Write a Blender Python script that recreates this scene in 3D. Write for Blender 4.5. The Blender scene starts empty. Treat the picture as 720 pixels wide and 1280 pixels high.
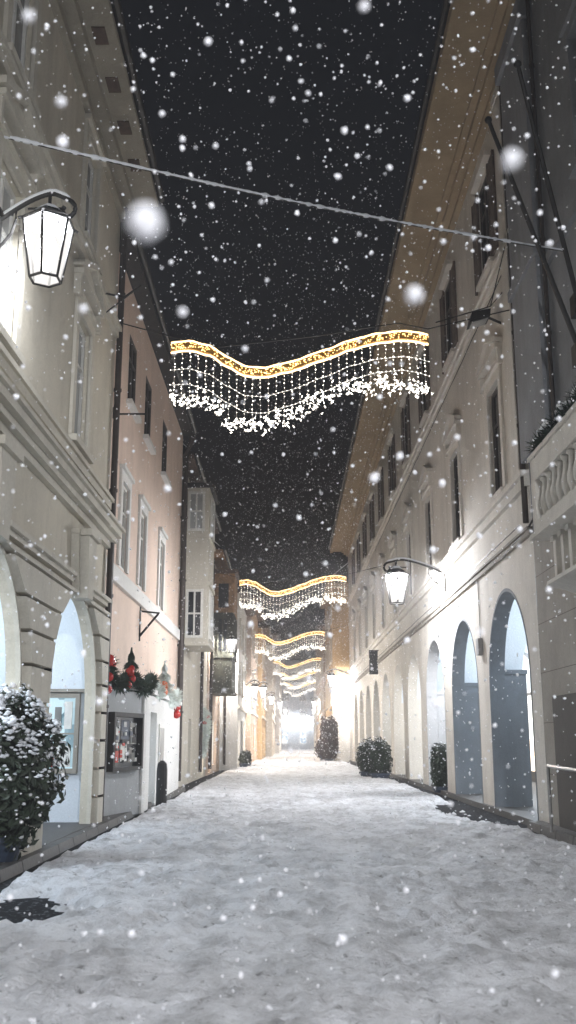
import bpy, bmesh, math, random
from mathutils import Vector, noise
random.seed(7)
R = math.radians
sc = bpy.context.scene
COL = sc.collection

# ------------------------------------------------------------------ materials
def new_mat(name):
    m = bpy.data.materials.new(name); m.use_nodes = True
    nt = m.node_tree; b = nt.nodes['Principled BSDF']
    return m, nt, b
def N(nt, typ, **kw):
    n = nt.nodes.new(typ)
    for k, v in kw.items(): setattr(n, k, v)
    return n
def mixrgb(nt, fac, a, b, mode='MIX'):
    n = N(nt, 'ShaderNodeMix', data_type='RGBA', blend_type=mode)
    for s, v in ((0, fac), (6, a), (7, b)):
        if hasattr(v, 'is_linked') or hasattr(v, 'links'): nt.links.new(v, n.inputs[s])
        else: n.inputs[s].default_value = v if s == 0 else (*v, 1) if len(v) == 3 else v
    return n.outputs[2]
def noise_tex(nt, scale, detail=4, rough=.55, vec=None, sx=None):
    geo = N(nt, 'ShaderNodeNewGeometry')
    v = geo.outputs['Position']
    if sx:
        mp = N(nt, 'ShaderNodeMapping'); mp.inputs['Scale'].default_value = sx
        nt.links.new(v, mp.inputs[0]); v = mp.outputs[0]
    t = N(nt, 'ShaderNodeTexNoise'); t.inputs['Scale'].default_value = scale
    t.inputs['Detail'].default_value = detail; t.inputs['Roughness'].default_value = rough
    nt.links.new(v, t.inputs['Vector']); return t.outputs[0]
def ramp(nt, x, a, b):
    r = N(nt, 'ShaderNodeMapRange'); r.inputs[1].default_value = a; r.inputs[2].default_value = b
    r.clamp = True; nt.links.new(x, r.inputs[0]); return r.outputs[0]
def bump(nt, b, h, strength=.3, dist=.02):
    n = N(nt, 'ShaderNodeBump'); n.inputs['Strength'].default_value = strength; n.inputs['Distance'].default_value = dist
    nt.links.new(h, n.inputs['Height']); nt.links.new(n.outputs[0], b.inputs['Normal'])
def plaster(name, col, var=.16, stain=.3, rough=.9, bs=.35):
    m, nt, b = new_mat(name)
    c = Vector(col)
    big = ramp(nt, noise_tex(nt, .5, 6, .62), .36, .66)
    patch = ramp(nt, noise_tex(nt, 1.1, 5, .7), .54, .60)
    st = ramp(nt, noise_tex(nt, 2.2, 6, .7, sx=(1, 1, .10)), .50, .70)
    blot = ramp(nt, noise_tex(nt, 3.4, 7, .75), .55, .74)
    fine = noise_tex(nt, 28, 5, .6)
    def mul(x, k):
        d = N(nt, 'ShaderNodeMath', operation='MULTIPLY'); nt.links.new(x, d.inputs[0]); d.inputs[1].default_value = k; return d.outputs[0]
    k = mixrgb(nt, big, c*(1-var), c*(1+var*.6))
    k = mixrgb(nt, mul(patch, .22), k, c*1.22)
    k = mixrgb(nt, mul(st, stain*.9), k, Vector((c[0]*.46, c[1]*.44, c[2]*.40)))
    k = mixrgb(nt, mul(blot, stain*.7), k, Vector((c[0]*.5, c[1]*.49, c[2]*.47)))
    f2 = ramp(nt, fine, .25, .75)
    k = mixrgb(nt, .3, k, mixrgb(nt, f2, c*.6, c*1.12))
    nt.links.new(k, b.inputs['Base Color']); b.inputs['Roughness'].default_value = rough
    h = N(nt, 'ShaderNodeMath', operation='ADD'); nt.links.new(fine, h.inputs[0]); nt.links.new(noise_tex(nt, 5, 4, .6), h.inputs[1])
    bump(nt, b, h.outputs[0], bs, .02); return m
def plain(name, col, rough=.6, metal=0., var=.25, scale=9, bs=0.):
    m, nt, b = new_mat(name); c = Vector(col)
    n = noise_tex(nt, scale, 4)
    nt.links.new(mixrgb(nt, ramp(nt, n, .3, .7), c*(1-var), c*(1+var)), b.inputs['Base Color'])
    b.inputs['Roughness'].default_value = rough; b.inputs['Metallic'].default_value = metal
    if bs: bump(nt, b, n, bs, .01)
    return m
def emit(name, col, s, base=(.8, .8, .8)):
    m, nt, b = new_mat(name)
    b.inputs['Base Color'].default_value = (*base, 1)
    b.inputs['Emission Color'].default_value = (*col, 1); b.inputs['Emission Strength'].default_value = s
    b.inputs['Roughness'].default_value = .4; return m
def litglass(name, c1, c2, s, scale=2.2, cells=True):
    # a lit shop window: blocks of goods and light behind glass
    m, nt, b = new_mat(name)
    geo = N(nt, 'ShaderNodeNewGeometry'); v = N(nt, 'ShaderNodeTexVoronoi'); v.distance = 'CHEBYCHEV'
    v.inputs['Scale'].default_value = scale; nt.links.new(geo.outputs['Position'], v.inputs['Vector'])
    w = N(nt, 'ShaderNodeTexWhiteNoise'); nt.links.new(v.outputs['Color'], w.inputs['Vector'])
    k = mixrgb(nt, ramp(nt, w.outputs[0], .15, .6), c1, c2)
    b.inputs['Base Color'].default_value = (.05, .05, .05, 1); b.inputs['Roughness'].default_value = .12
    nt.links.new(k, b.inputs['Emission Color']); b.inputs['Emission Strength'].default_value = s
    return m
def glass_dark(name, col, rough=.08):
    m, nt, b = new_mat(name); c = Vector(col)
    n = noise_tex(nt, .9, 2)
    nt.links.new(mixrgb(nt, ramp(nt, n, .35, .65), c*.6, c*1.5), b.inputs['Base Color'])
    b.inputs['Roughness'].default_value = rough; b.inputs['IOR'].default_value = 1.5
    return m
def lantern_glass():
    m = bpy.data.materials.new('lantern_glass'); m.use_nodes = True; nt = m.node_tree
    out = nt.nodes['Material Output']; nt.nodes.remove(nt.nodes['Principled BSDF'])
    t = N(nt, 'ShaderNodeBsdfTransparent'); t.inputs[0].default_value = (.8, .8, .82, 1)
    e = N(nt, 'ShaderNodeEmission'); e.inputs[0].default_value = (1, .97, .93, 1); e.inputs[1].default_value = .42
    a = N(nt, 'ShaderNodeAddShader'); nt.links.new(t.outputs[0], a.inputs[0]); nt.links.new(e.outputs[0], a.inputs[1])
    nt.links.new(a.outputs[0], out.inputs[0]); return m

M = {}
M['house_sage'] = plaster('sage_plaster', (.60, .555, .455), .18, .42)
M['trim_sage'] = plaster('sage_stone_trim', (.62, .585, .50), .15, .4)
M['pink'] = plaster('peach_plaster', (.74, .585, .485), .14, .32)
M['white'] = plaster('white_plaster', (.74, .73, .70), .08, .2)
M['oriel'] = plaster('grey_beige_plaster', (.60, .56, .48), .14, .35)
M['cream'] = plaster('cream_plaster', (.68, .645, .58), .18, .42)
M['cream_trim'] = plaster('cream_stone_trim', (.70, .665, .60), .15, .38)
M['grey_wall'] = plaster('grey_plaster', (.24, .25, .265), .3, .5)
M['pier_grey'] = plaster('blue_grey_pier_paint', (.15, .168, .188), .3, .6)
M['pier_mid'] = plaster('pale_grey_lamplit_pier', (.40, .40, .40), .2, .4)  # paler copy of the pier colour, lamp brightness put into it
M['vault'] = plaster('vault_white', (.68, .73, .78), .05, .06)
M['stone_brown'] = plaster('brown_grey_stone', (.30, .275, .235), .28, .55)
M['grey_light'] = plaster('light_grey_render', (.36, .37, .375), .12, .35)
M['timber'] = plain('brown_timber', (.27, .165, .09), .7, var=.4, scale=6, bs=.3)
M['shutter'] = plain('brown_shutter', (.13, .10, .08), .7, var=.3, scale=6)
M['darkwood'] = plain('dark_timber', (.085, .055, .04), .75, var=.4, scale=7, bs=.3)
M['soffit'] = plaster('ochre_soffit', (.37, .285, .18), .18, .35)
M['soffit_sage'] = plaster('sage_soffit', (.36, .33, .27), .15, .35)
M['ochre'] = plaster('ochre_plaster', (.58, .41, .22), .12, .25)
M['rose'] = plaster('rose_plaster', (.66, .52, .42), .12, .3)
M['brown_wall'] = plaster('brown_plaster', (.42, .32, .24), .2, .4)
M['moss'] = plain('dark_green_grey_wood', (.055, .058, .045), .8, var=.5, scale=5, bs=.3)
M['tile'] = plain('dark_roof_tile', (.022, .018, .016), .8, var=.4, scale=14, bs=.4)
M['metal'] = plain('dark_iron', (.025, .024, .023), .5, .6, var=.3)
M['pipe'] = plain('brown_black_pipe', (.045, .035, .03), .55, .3)
M['glass'] = glass_dark('dark_window_glass', (.028, .030, .034))
M['glass_pale'] = plain('curtained_window', (.40, .41, .40), .25, var=.12, scale=3)
M['glass_mid'] = plain('grey_curtained_window', (.20, .20, .19), .2, var=.3, scale=2)
M['frame_w'] = plain('white_window_paint', (.66, .65, .61), .5, var=.08)
M['frame_d'] = plain('dark_window_paint', (.07, .06, .05), .5, var=.2)
M['lglass'] = lantern_glass()
M['bulb_lamp'] = emit('lamp_bulb', (1, .96, .9), 5)
M['bulb_w'] = emit('white_fairy_light', (1, .91, .79), 9)
M['wire_lit'] = emit('lit_wire', (1, .92, .8), .28)
M['star'] = emit('star_light', (1, .93, .82), 5.5)
M['gold'] = emit('gold_rope_light', (1, .66, .30), 3.0)
M['gold_pale'] = emit('gold_bulb', (1, .62, .2), 3.2)
M['foil'] = plain('gold_foil', (.42, .24, .05), .35, .5, var=.6, scale=25, bs=.6)
M['wire'] = plain('pale_wire', (.35, .34, .33), .6)
M['shop_warm'] = litglass('shop_window_warm', (.9, .45, .18), (1, .86, .66), 2.6)
M['shop_cool'] = litglass('shop_window_cool', (.25, .4, .55), (.92, .97, 1), 1.2, 3)
M['shop_white'] = litglass('shop_window_white', (1, .8, .62), (1, .97, .92), 2.6, 1.4)
M['vitrine'] = litglass('vitrine_blue', (.10, .2, .26), (.62, .85, .95), .85, 2.6)
M['lit_window'] = litglass('lit_room_window', (.9, .55, .25), (1, .8, .5), 1.0, .8)
M['lampdisc'] = emit('arcade_lamp_glass', (.86, .93, 1), 14)
M['red'] = plain('red_bauble', (.45, .02, .015), .25, var=.2)
M['orange'] = plain('orange_bauble', (.65, .16, .05), .3, var=.2)
M['blue_pot'] = plain('dark_blue_planter', (.03, .045, .075), .45)
M['fabric'] = plain('banner', (.5, .5, .5), .8)

def leafmat(name, c, var=.5):
    m, nt, b = new_mat(name); c = Vector(c)
    nt.links.new(mixrgb(nt, ramp(nt, noise_tex(nt, 6, 3), .3, .7), c*(1-var), c*(1+var)), b.inputs['Base Color'])
    b.inputs['Roughness'].default_value = .6; return m
M['leaf'] = leafmat('dark_leaf', (.022, .034, .018))
M['needle'] = leafmat('fir_needle', (.022, .045, .028))
M['needle_white'] = leafmat('frosted_needle', (.62, .68, .64), .25)
M['russet'] = leafmat('russet_leaf', (.035, .021, .017))
def snowmat():
    m, nt, b = new_mat('snow')
    n1 = noise_tex(nt, 7, 6, .65); n2 = noise_tex(nt, 60, 4, .7)
    b.inputs['Base Color'].default_value = (.86, .88, .91, 1); b.inputs['Roughness'].default_value = .75
    b.inputs['Subsurface Weight'].default_value = 0
    a = N(nt, 'ShaderNodeMath', operation='ADD'); nt.links.new(n1, a.inputs[0]); nt.links.new(n2, a.inputs[1])
    bump(nt, b, a.outputs[0], .45, .03); return m
M['snow'] = snowmat()
def streetsnow():
    m, nt, b = new_mat('trodden_snow')
    big = ramp(nt, noise_tex(nt, .6, 6, .7, sx=(1, .6, 1)), .40, .68)
    mid = ramp(nt, noise_tex(nt, 2.6, 7, .72, sx=(1, .65, 1)), .44, .66)
    fine = noise_tex(nt, 26, 6, .72)
    spk = ramp(nt, noise_tex(nt, 9, 6, .75), .57, .70)
    def mul(x, k):
        q = N(nt, 'ShaderNodeMath', operation='MULTIPLY'); nt.links.new(x, q.inputs[0]); q.inputs[1].default_value = k; return q.outputs[0]
    k = mixrgb(nt, mul(big, .8), (.88, .895, .93), (.62, .62, .63))
    k = mixrgb(nt, mul(mid, .75), k, (.33, .33, .335))
    k = mixrgb(nt, mul(spk, .85), k, (.11, .108, .105))  # dark speckle puts the shading of small dents into the colour, besides slush
    nt.links.new(k, b.inputs['Base Color']); b.inputs['Roughness'].default_value = .7
    h = N(nt, 'ShaderNodeMath', operation='ADD'); nt.links.new(fine, h.inputs[0])
    nt.links.new(noise_tex(nt, 9, 5, .7), h.inputs[1])
    bump(nt, b, h.outputs[0], .8, .05); return m
M['street_snow'] = streetsnow()
def wetroad():
    m, nt, b = new_mat('wet_cobbles')
    geo = N(nt, 'ShaderNodeNewGeometry'); v = N(nt, 'ShaderNodeTexVoronoi'); v.inputs['Scale'].default_value = 8
    nt.links.new(geo.outputs['Position'], v.inputs['Vector'])
    k = mixrgb(nt, ramp(nt, noise_tex(nt, 14, 6, .7), .55, .68), (.02, .021, .023), (.25, .26, .28))
    nt.links.new(k, b.inputs['Base Color']); b.inputs['Roughness'].default_value = .85; b.inputs['Specular IOR Level'].default_value = .02
    bump(nt, b, v.outputs['Distance'], -.5, .03); return m
M['road'] = wetroad()
M['kerb'] = plain('kerb_granite', (.055, .053, .05), .55, var=.35, scale=16, bs=.3)
def flakemat():
    m = bpy.data.materials.new('snowflake'); m.use_nodes = True; nt = m.node_tree
    out = nt.nodes['Material Output']; nt.nodes.remove(nt.nodes['Principled BSDF'])
    d = N(nt, 'ShaderNodeBsdfDiffuse'); d.inputs[0].default_value = (.98, .98, 1, 1)
    t = N(nt, 'ShaderNodeBsdfTranslucent'); t.inputs[0].default_value = (.98, .98, 1, 1)
    a = N(nt, 'ShaderNodeMixShader'); a.inputs[0].default_value = .5
    nt.links.new(d.outputs[0], a.inputs[1]); nt.links.new(t.outputs[0], a.inputs[2])
    nt.links.new(a.outputs[0], out.inputs[0]); return m
M['flake'] = flakemat()

# ------------------------------------------------------------------ object helpers
def wloc(o):
    v = Vector((0, 0, 0))
    while o: v += o.location; o = o.parent
    return v
class MB:
    def __init__(s): s.v = []; s.f = []
    def add(s, vs, fs):
        k = len(s.v); s.v += [tuple(v) for v in vs]; s.f += [tuple(i+k for i in f) for f in fs]; return s
    def hexa(s, p):   # 8 pts: bottom 4, top 4
        return s.add(p, [(0, 3, 2, 1), (4, 5, 6, 7), (0, 1, 5, 4), (1, 2, 6, 5), (2, 3, 7, 6), (3, 0, 4, 7)])
    def box(s, x0, x1, y0, y1, z0, z1):
        return s.hexa([(x0, y0, z0), (x1, y0, z0), (x1, y1, z0), (x0, y1, z0), (x0, y0, z1), (x1, y0, z1), (x1, y1, z1), (x0, y1, z1)])
    def fbox(s, fr, s0, s1, n0, n1, z0, z1):
        P = fr.p
        return s.hexa([P(s0, n0, z0), P(s1, n0, z0), P(s1, n1, z0), P(s0, n1, z0), P(s0, n0, z1), P(s1, n0, z1), P(s1, n1, z1), P(s0, n1, z1)])
    def quad(s, a, b, c, d): return s.add([a, b, c, d], [(0, 1, 2, 3)])
    def prism(s, fr, pts, n0, n1):   # polygon (s,z) extruded along n
        k = len(pts)
        vs = [fr.p(a, n0, z) for a, z in pts]+[fr.p(a, n1, z) for a, z in pts]
        fs = [tuple(range(k)), tuple(range(2*k-1, k-1, -1))]+[(i, (i+1) % k, (i+1) % k+k, i+k) for i in range(k)]
        return s.add(vs, fs)
    def tube(s, pts, r, seg=8, caps=True):
        pts = [Vector(p) for p in pts]; k = len(pts)
        rs = r if isinstance(r, (list, tuple)) else [r]*k
        rings = []
        for i, p in enumerate(pts):
            t = (pts[min(i+1, k-1)]-pts[max(i-1, 0)]).normalized()
            u = t.cross(Vector((0, 0, 1)))
            if u.length < .05: u = t.cross(Vector((0, 1, 0)))
            u.normalize(); w = t.cross(u)
            rings.append([p+(u*math.cos(2*math.pi*j/seg)+w*math.sin(2*math.pi*j/seg))*rs[i] for j in range(seg)])
        vs = [v for q in rings for v in q]; fs = []
        for i in range(k-1):
            for j in range(seg):
                a = i*seg+j; b = i*seg+(j+1) % seg; fs.append((a, b, b+seg, a+seg))
        if caps: fs += [tuple(range(seg)), tuple(range((k-1)*seg, k*seg))]
        return s.add(vs, fs)
    def octa(s, c, r, sq=1.):
        x, y, z = c
        return s.add([(x+r, y, z), (x-r, y, z), (x, y+r, z), (x, y-r, z), (x, y, z+r*sq), (x, y, z-r*sq)],
                     [(0, 2, 4), (2, 1, 4), (1, 3, 4), (3, 0, 4), (2, 0, 5), (1, 2, 5), (3, 1, 5), (0, 3, 5)])
    def ball(s, c, r, seg=8, ring=6, sq=1., jit=0.):
        c = Vector(c); vs = []; fs = []
        for i in range(ring+1):
            a = math.pi*i/ring
            for j in range(seg):
                b = 2*math.pi*j/seg; q = 1+random.uniform(-jit, jit)
                vs.append(c+Vector((math.sin(a)*math.cos(b), math.sin(a)*math.sin(b), math.cos(a)*sq))*r*q)
        for i in range(ring):
            for j in range(seg):
                fs.append((i*seg+j, i*seg+(j+1) % seg, (i+1)*seg+(j+1) % seg, (i+1)*seg+j))
        return s.add(vs, fs)
    def build(s, name, mat, parent=None, smooth=False, recalc=True):
        o0 = wloc(parent) if parent else Vector((0, 0, 0))
        me = bpy.data.meshes.new(name)
        me.from_pydata([(v[0]-o0.x, v[1]-o0.y, v[2]-o0.z) for v in s.v], [], s.f)
        if recalc:
            bm = bmesh.new(); bm.from_mesh(me)
            bmesh.ops.recalc_face_normals(bm, faces=bm.faces); bm.to_mesh(me); bm.free()
        if smooth:
            for p in me.polygons: p.use_smooth = True
        me.materials.append(mat if not isinstance(mat, str) else M[mat])
        o = bpy.data.objects.new(name, me); COL.objects.link(o)
        if parent: o.parent = parent
        return o
class Fr:   # facade frame: s along the wall, n out towards the street, z up
    def __init__(s, x, y, dx, dy, nx, ny): s.a = (x, y, dx, dy, nx, ny)
    def p(s, t, n, z):
        x, y, dx, dy, nx, ny = s.a
        return Vector((x+dx*t+nx*n, y+dy*t+ny*n, z))
def tag(o, label=None, cat=None, group=None, kind=None):
    if label: o['label'] = label
    if cat: o['category'] = cat
    if group: o['group'] = group
    if kind: o['kind'] = kind
    return o
def thing(name, loc, label, cat, group=None):
    o = bpy.data.objects.new(name, None); COL.objects.link(o); o.location = loc
    o.empty_display_size = .3
    return tag(o, label, cat, group)
def copy_tree(o, parent=None):
    c = o.copy(); COL.objects.link(c)
    if parent: c.parent = parent
    for ch in list(o.children): copy_tree(ch, c)
    return c

# pixel of the photograph + distance along the lens axis -> point of the place (used to take measurements)
F, TH, EYE = 1230., R(13.05), 1.6
def P(px, py, d):
    x = (px-360)/F*d; yc = (640-py)/F*d
    return Vector((x, d*math.cos(TH)-yc*math.sin(TH), yc*math.cos(TH)+d*math.sin(TH)+EYE))

# ------------------------------------------------------------------ building kit
def wall_sheet(mb, fr, s0, s1, z0, z1, rects=(), arches=(), tdef=.22):
    S = {s0, s1}; Z = {z0, z1}; holes = []
    for r in rects:
        a, b, c, d = r[:4]; holes.append((a, b, c, d)); S |= {a, b}; Z |= {c, d}
    for sc_, r, zs, t in arches:
        holes.append((sc_-r, sc_+r, z0, zs+r)); S |= {sc_-r, sc_+r}; Z |= {zs+r}
    S = sorted(x for x in S if s0-1e-6 <= x <= s1+1e-6); Z = sorted(z for z in Z if z0-1e-6 <= z <= z1+1e-6)
    p = fr.p
    for i in range(len(S)-1):
        for j in range(len(Z)-1):
            cs = (S[i]+S[i+1])/2; cz = (Z[j]+Z[j+1])/2
            if any(a < cs < b and c < cz < d for a, b, c, d in holes): continue
            mb.quad(p(S[i], 0, Z[j]), p(S[i+1], 0, Z[j]), p(S[i+1], 0, Z[j+1]), p(S[i], 0, Z[j+1]))
    for r in rects:
        a, b, c, d = r[:4]; t = r[4] if len(r) > 4 else tdef
        mb.quad(p(a, 0, c), p(a, 0, d), p(a, -t, d), p(a, -t, c)); mb.quad(p(b, 0, c), p(b, 0, d), p(b, -t, d), p(b, -t, c))
        mb.quad(p(a, 0, d), p(b, 0, d), p(b, -t, d), p(a, -t, d)); mb.quad(p(a, 0, c), p(b, 0, c), p(b, -t, c), p(a, -t, c))
    for sc_, r, zs, t in arches:
        K = 24; c = [(sc_-r*math.cos(math.pi*i/K), zs+r*math.sin(math.pi*i/K)) for i in range(K+1)]
        for i in range(K):
            (a, za), (b, zb) = c[i], c[i+1]; zt = zs+r
            if i < K//2: mb.quad(p(a, 0, za), p(b, 0, zb), p(b, 0, zt), p(a, 0, zt))
            else: mb.quad(p(a, 0, za), p(b, 0, zb), p(b, 0, zt), p(a, 0, zt))
            mb.quad(p(a, 0, za), p(b, 0, zb), p(b, -t, zb), p(a, -t, za))
        for e in (-r, r):
            mb.quad(p(sc_+e, 0, z0), p(sc_+e, 0, zs), p(sc_+e, -t, zs), p(sc_+e, -t, z0))
def shell(mb, fr, s0, s1, z0, z1, depth, front=-.0):
    p = fr.p
    for s in (s0, s1): mb.quad(p(s, front, z0), p(s, -depth, z0), p(s, -depth, z1), p(s, front, z1))
    mb.quad(p(s0, -depth, z0), p(s1, -depth, z0), p(s1, -depth, z1), p(s0, -depth, z1))
def window(fr, par, a, b, c, d, rec=.2, frame='frame_w', pane='glass', nv=1, nh=1, sill='cream_trim', sur=None, surw=.16, ped=None, lite=False):
    w = .07; m = MB(); n0, n1 = -rec, -rec+.06
    m.fbox(fr, a, a+w, n0, n1, c, d).fbox(fr, b-w, b, n0, n1, c, d)
    m.fbox(fr, a+w, b-w, n0, n1, c, c+w).fbox(fr, a+w, b-w, n0, n1, d-w, d)
    for i in range(nv):
        x = a+(b-a)*(i+1)/(nv+1); m.fbox(fr, x-.03, x+.03, n0, n1-.004, c+w, d-w)
    for i in range(nh):
        z = c+(d-c)*(.68 if nh == 1 else (i+1)/(nh+1)); m.fbox(fr, a+w, b-w, n0, n1-.012, z-.025, z+.025)
    o = m.build('window', frame, par)
    MB().fbox(fr, a, b, n0-.03, n0+.015, c, d).build('pane', pane, o)
    if lite: return o
    if sill: MB().fbox(fr, a-.18, b+.18, -.02, .14, c-.11, c).build('sill', sill, o)
    if sur:
        s = MB(); g = surw
        s.fbox(fr, a-g, a, -.01, .055, c, d+g).fbox(fr, b, b+g, -.01, .055, c, d+g).fbox(fr, a, b, -.01, .055, d, d+g)
        s.fbox(fr, a-g-.03, b+g+.03, -.01, .12, d+g, d+g+.09)
        s.build('surround', sur, o)
    if ped:
        q = MB(); zc = d+surw+.32; g = surw+.18; mid = (a+b)/2
        q.fbox(fr, a-g, b+g, -.01, .17, zc, zc+.09)
        q.prism(fr, [(a-g-.05, zc+.1), (b+g+.05, zc+.1), (mid, zc+.50)], -.01, .08)
        q.prism(fr, [(a-g-.08, zc+.1), (a-g-.08, zc+.2), (mid, zc+.62), (mid, zc+.50)], .0, .19)
        q.prism(fr, [(b+g+.08, zc+.1), (b+g+.08, zc+.2), (mid, zc+.62), (mid, zc+.50)], .003, .187)
        q.fbox(fr, a-g+.02, a-g+.12, .0, .12, zc-.36, zc).fbox(fr, b+g-.12, b+g-.02, .0, .12, zc-.36, zc)
        q.build('pediment', ped, o)
    return o
def roof(fr, par, s0, s1, zt, over, depth, soffit, rise=.55, gutter='metal', th=.16, lip='tile'):
    MB().fbox(fr, s0, s1, -.3, over, zt, zt+th).build('eave', soffit, par)
    g = MB(); g.tube([fr.p(s0, over+.06, zt+th+.02), fr.p(s1, over+.06, zt+th+.02)], .085, 8); g.build('gutter', gutter, par)
    r = MB(); p = fr.p; za = zt+th+.01; zb = za+(depth/2+over)*rise; zc = za
    pts = [(over+.02, za), (-depth/2, zb), (-depth, za), ]
    r.add([p(s0, n, z) for n, z in pts]+[p(s1, n, z) for n, z in pts], [(0, 1, 2), (5, 4, 3), (0, 3, 4, 1), (1, 4, 5, 2), (2, 5, 3, 0)])
    ro = r.build('roof', lip, par)
    s = MB(); e = .12
    pts = [(over-.1, za+.1), (over-.25, za+.26), (-depth/2, zb+.25), (-depth/2, zb+.06)]
    s.add([p(s0, n, z) for n, z in pts]+[p(s1, n, z) for n, z in pts], [(0, 1, 2, 3), (7, 6, 5, 4), (0, 4, 5, 1), (1, 5, 6, 2), (3, 2, 6, 7), (0, 3, 7, 4)])
    s.build('snow_cover', 'snow', ro)
def pipe(par, pts, r=.06, mat='pipe'):
    m = MB(); m.tube(pts, r, 8)
    for i in range(len(pts)-1):
        a, b = Vector(pts[i]), Vector(pts[i+1])
        k = int((b-a).length//2.2)
        for j in range(1, k+1):
            c = a+(b-a)*(j/(k+1)); t = (b-a).normalized()*.03
            m.tube([c-t, c+t], r*1.3, 8)
    return m.build('drainpipe', mat, par)
def lamp_light(name, loc, energy, col, r=.12, parent=None):
    l = bpy.data.lights.new(name, 'POINT'); l.energy = energy; l.color = col; l.shadow_soft_size = r
    o = bpy.data.objects.new(name, l); COL.objects.link(o); o.location = loc
    if parent: o.parent = parent
    return o

# ------------------------------------------------------------------ LEFT SIDE
# --- arcaded sage house
f1 = Fr(-3.6, 0, 0, 1, 1, 0); S0, S1, ZT = -3., 19.2, 12.9
b1 = thing('arcade_house', (-3.6, 19.2, 0), 'sage grey house with rusticated arcade piers, nearest on the left', 'house')
A1 = [(0.95+5.2*i, 1.85, 2.15, .14) for i in range(4)]
cent = [2.3, 6.9, 11.45, 16.15]
rects = [(c-.55, c+.55, 6.5, 8.75) for c in cent]+[(c-.55, c+.55, 10.15, 12.15) for c in cent]
w = MB(); wall_sheet(w, f1, S0, S1, 0, ZT, rects, A1); shell(w, f1, S0, S1, 4.6, ZT, 8)
p = f1.p
w.quad(p(S1, 0, 0), p(S1, -8, 0), p(S1, -8, 4.6), p(S1, 0, 4.6))
w.build('wall', 'house_sage', b1)
for c in cent:
    o = window(f1, b1, c-.55, c+.55, 6.5, 8.75, .14, 'frame_w', 'glass_pale', 1, 1, 'trim_sage', 'trim_sage', .2, 'trim_sage')
    window(f1, b1, c-.55, c+.55, 10.15, 12.15, .14, 'frame_w', 'glass_mid', 1, 1, 'trim_sage', 'trim_sage', .18)
m = MB(); m.fbox(f1, S0, S1, -.01, .10, 5.28, 5.40).fbox(f1, S0, S1, -.01, .20, 5.40, 5.50).fbox(f1, S0, S1, -.01, .30, 5.50, 5.62)
m.fbox(f1, S0, S1+.06, -.01, .36, 5.62, 5.68)
m.build('cornice', 'trim_sage', b1)
m = MB(); m.fbox(f1, S0, S1, -.01, .09, 6.06, 6.2).fbox(f1, S0, S1, -.01, .14, 6.2, 6.28); m.build('string_course', 'trim_sage', b1)
m = MB(); m.fbox(f1, S0, S1, -.01, .09, 9.72, 9.86).fbox(f1, S0, S1, -.01, .15, 9.86, 9.95); m.build('string_course', 'trim_sage', b1)
# rusticated piers with blocks that follow the arches, capitals, keystones
def half(z): 
    r, zs = 1.85, 2.15
    return r if z <= zs else math.sqrt(max(0, r*r-(z-zs)**2))
piers = [(A1[i][0], A1[i+1][0]) for i in range(3)]+[(A1[3][0], None)]
for ca, cb in piers:
    m = MB(); z = .12
    while z < 3.95:
        h = .5 if z < 2.2 else .44; z1 = min(z+h-.05, 4.0)
        def lo(zz): return ca+half(zz)+.16+(0 if zz < 2.15 else (zz-2.15)*.02)
        def hi(zz): return (cb-half(zz)-.16-(0 if zz < 2.15 else (zz-2.15)*.02)) if cb else S1
        m.prism(f1, [(lo(z)+.05, z), (hi(z)-.05, z), (hi(z1)-.05, z1), (lo(z1)+.05, z1)], -.01, .15)
        z += h
    lo_, hi_ = ca+.62, (cb-.62 if cb else S1)
    m.fbox(f1, lo_, hi_, -.01, .10, 4.12, 4.20).fbox(f1, lo_, hi_, -.01, .16, 4.20, 4.27)
    m.fbox(f1, ca+1.95, (cb-1.95 if cb else S1+.0), -.01, .17, 0, .12)
    m.build('pier', 'trim_sage', b1)
for c, r, zs, t in A1:
    m = MB(); K = 24
    for r0, r1, n in ((r-.004, r+.05, .06), (r+.05, r+.11, .035)):
        q = []
        for i in range(K+1):
            a = math.pi*i/K; q.append((math.cos(a), math.sin(a)))
        for i in range(K):
            m.prism(f1, [(c+r0*q[i][0], zs+r0*q[i][1]), (c+r1*q[i][0], zs+r1*q[i][1]), (c+r1*q[i+1][0], zs+r1*q[i+1][1]), (c+r0*q[i+1][0], zs+r0*q[i+1][1])], -.01, n)
        for e in (-1, 1): m.fbox(f1, c+min(e*r0, e*r1), c+max(e*r0, e*r1), -.01, n, .12, zs)
    m.build('arch_moulding', 'trim_sage', b1)
    k = MB(); k.prism(f1, [(c-.20, 3.92), (c+.20, 3.92), (c+.34, 4.95), (c-.34, 4.95)], 0, .26)
    k.prism(f1, [(c-.36, 4.0), (c-.25, 3.97), (c-.40, 4.95), (c-.54, 4.95)], 0, .13)
    k.prism(f1, [(c+.36, 4.0), (c+.25, 3.97), (c+.40, 4.95), (c+.54, 4.95)], 0, .13)
    k.fbox(f1, c-.42, c+.42, 0, .32, 4.95, 5.06).fbox(f1, c-.56, c+.56, 0, .14, 4.953, 5.03)
    k.build('keystone', 'trim_sage', b1)
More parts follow.
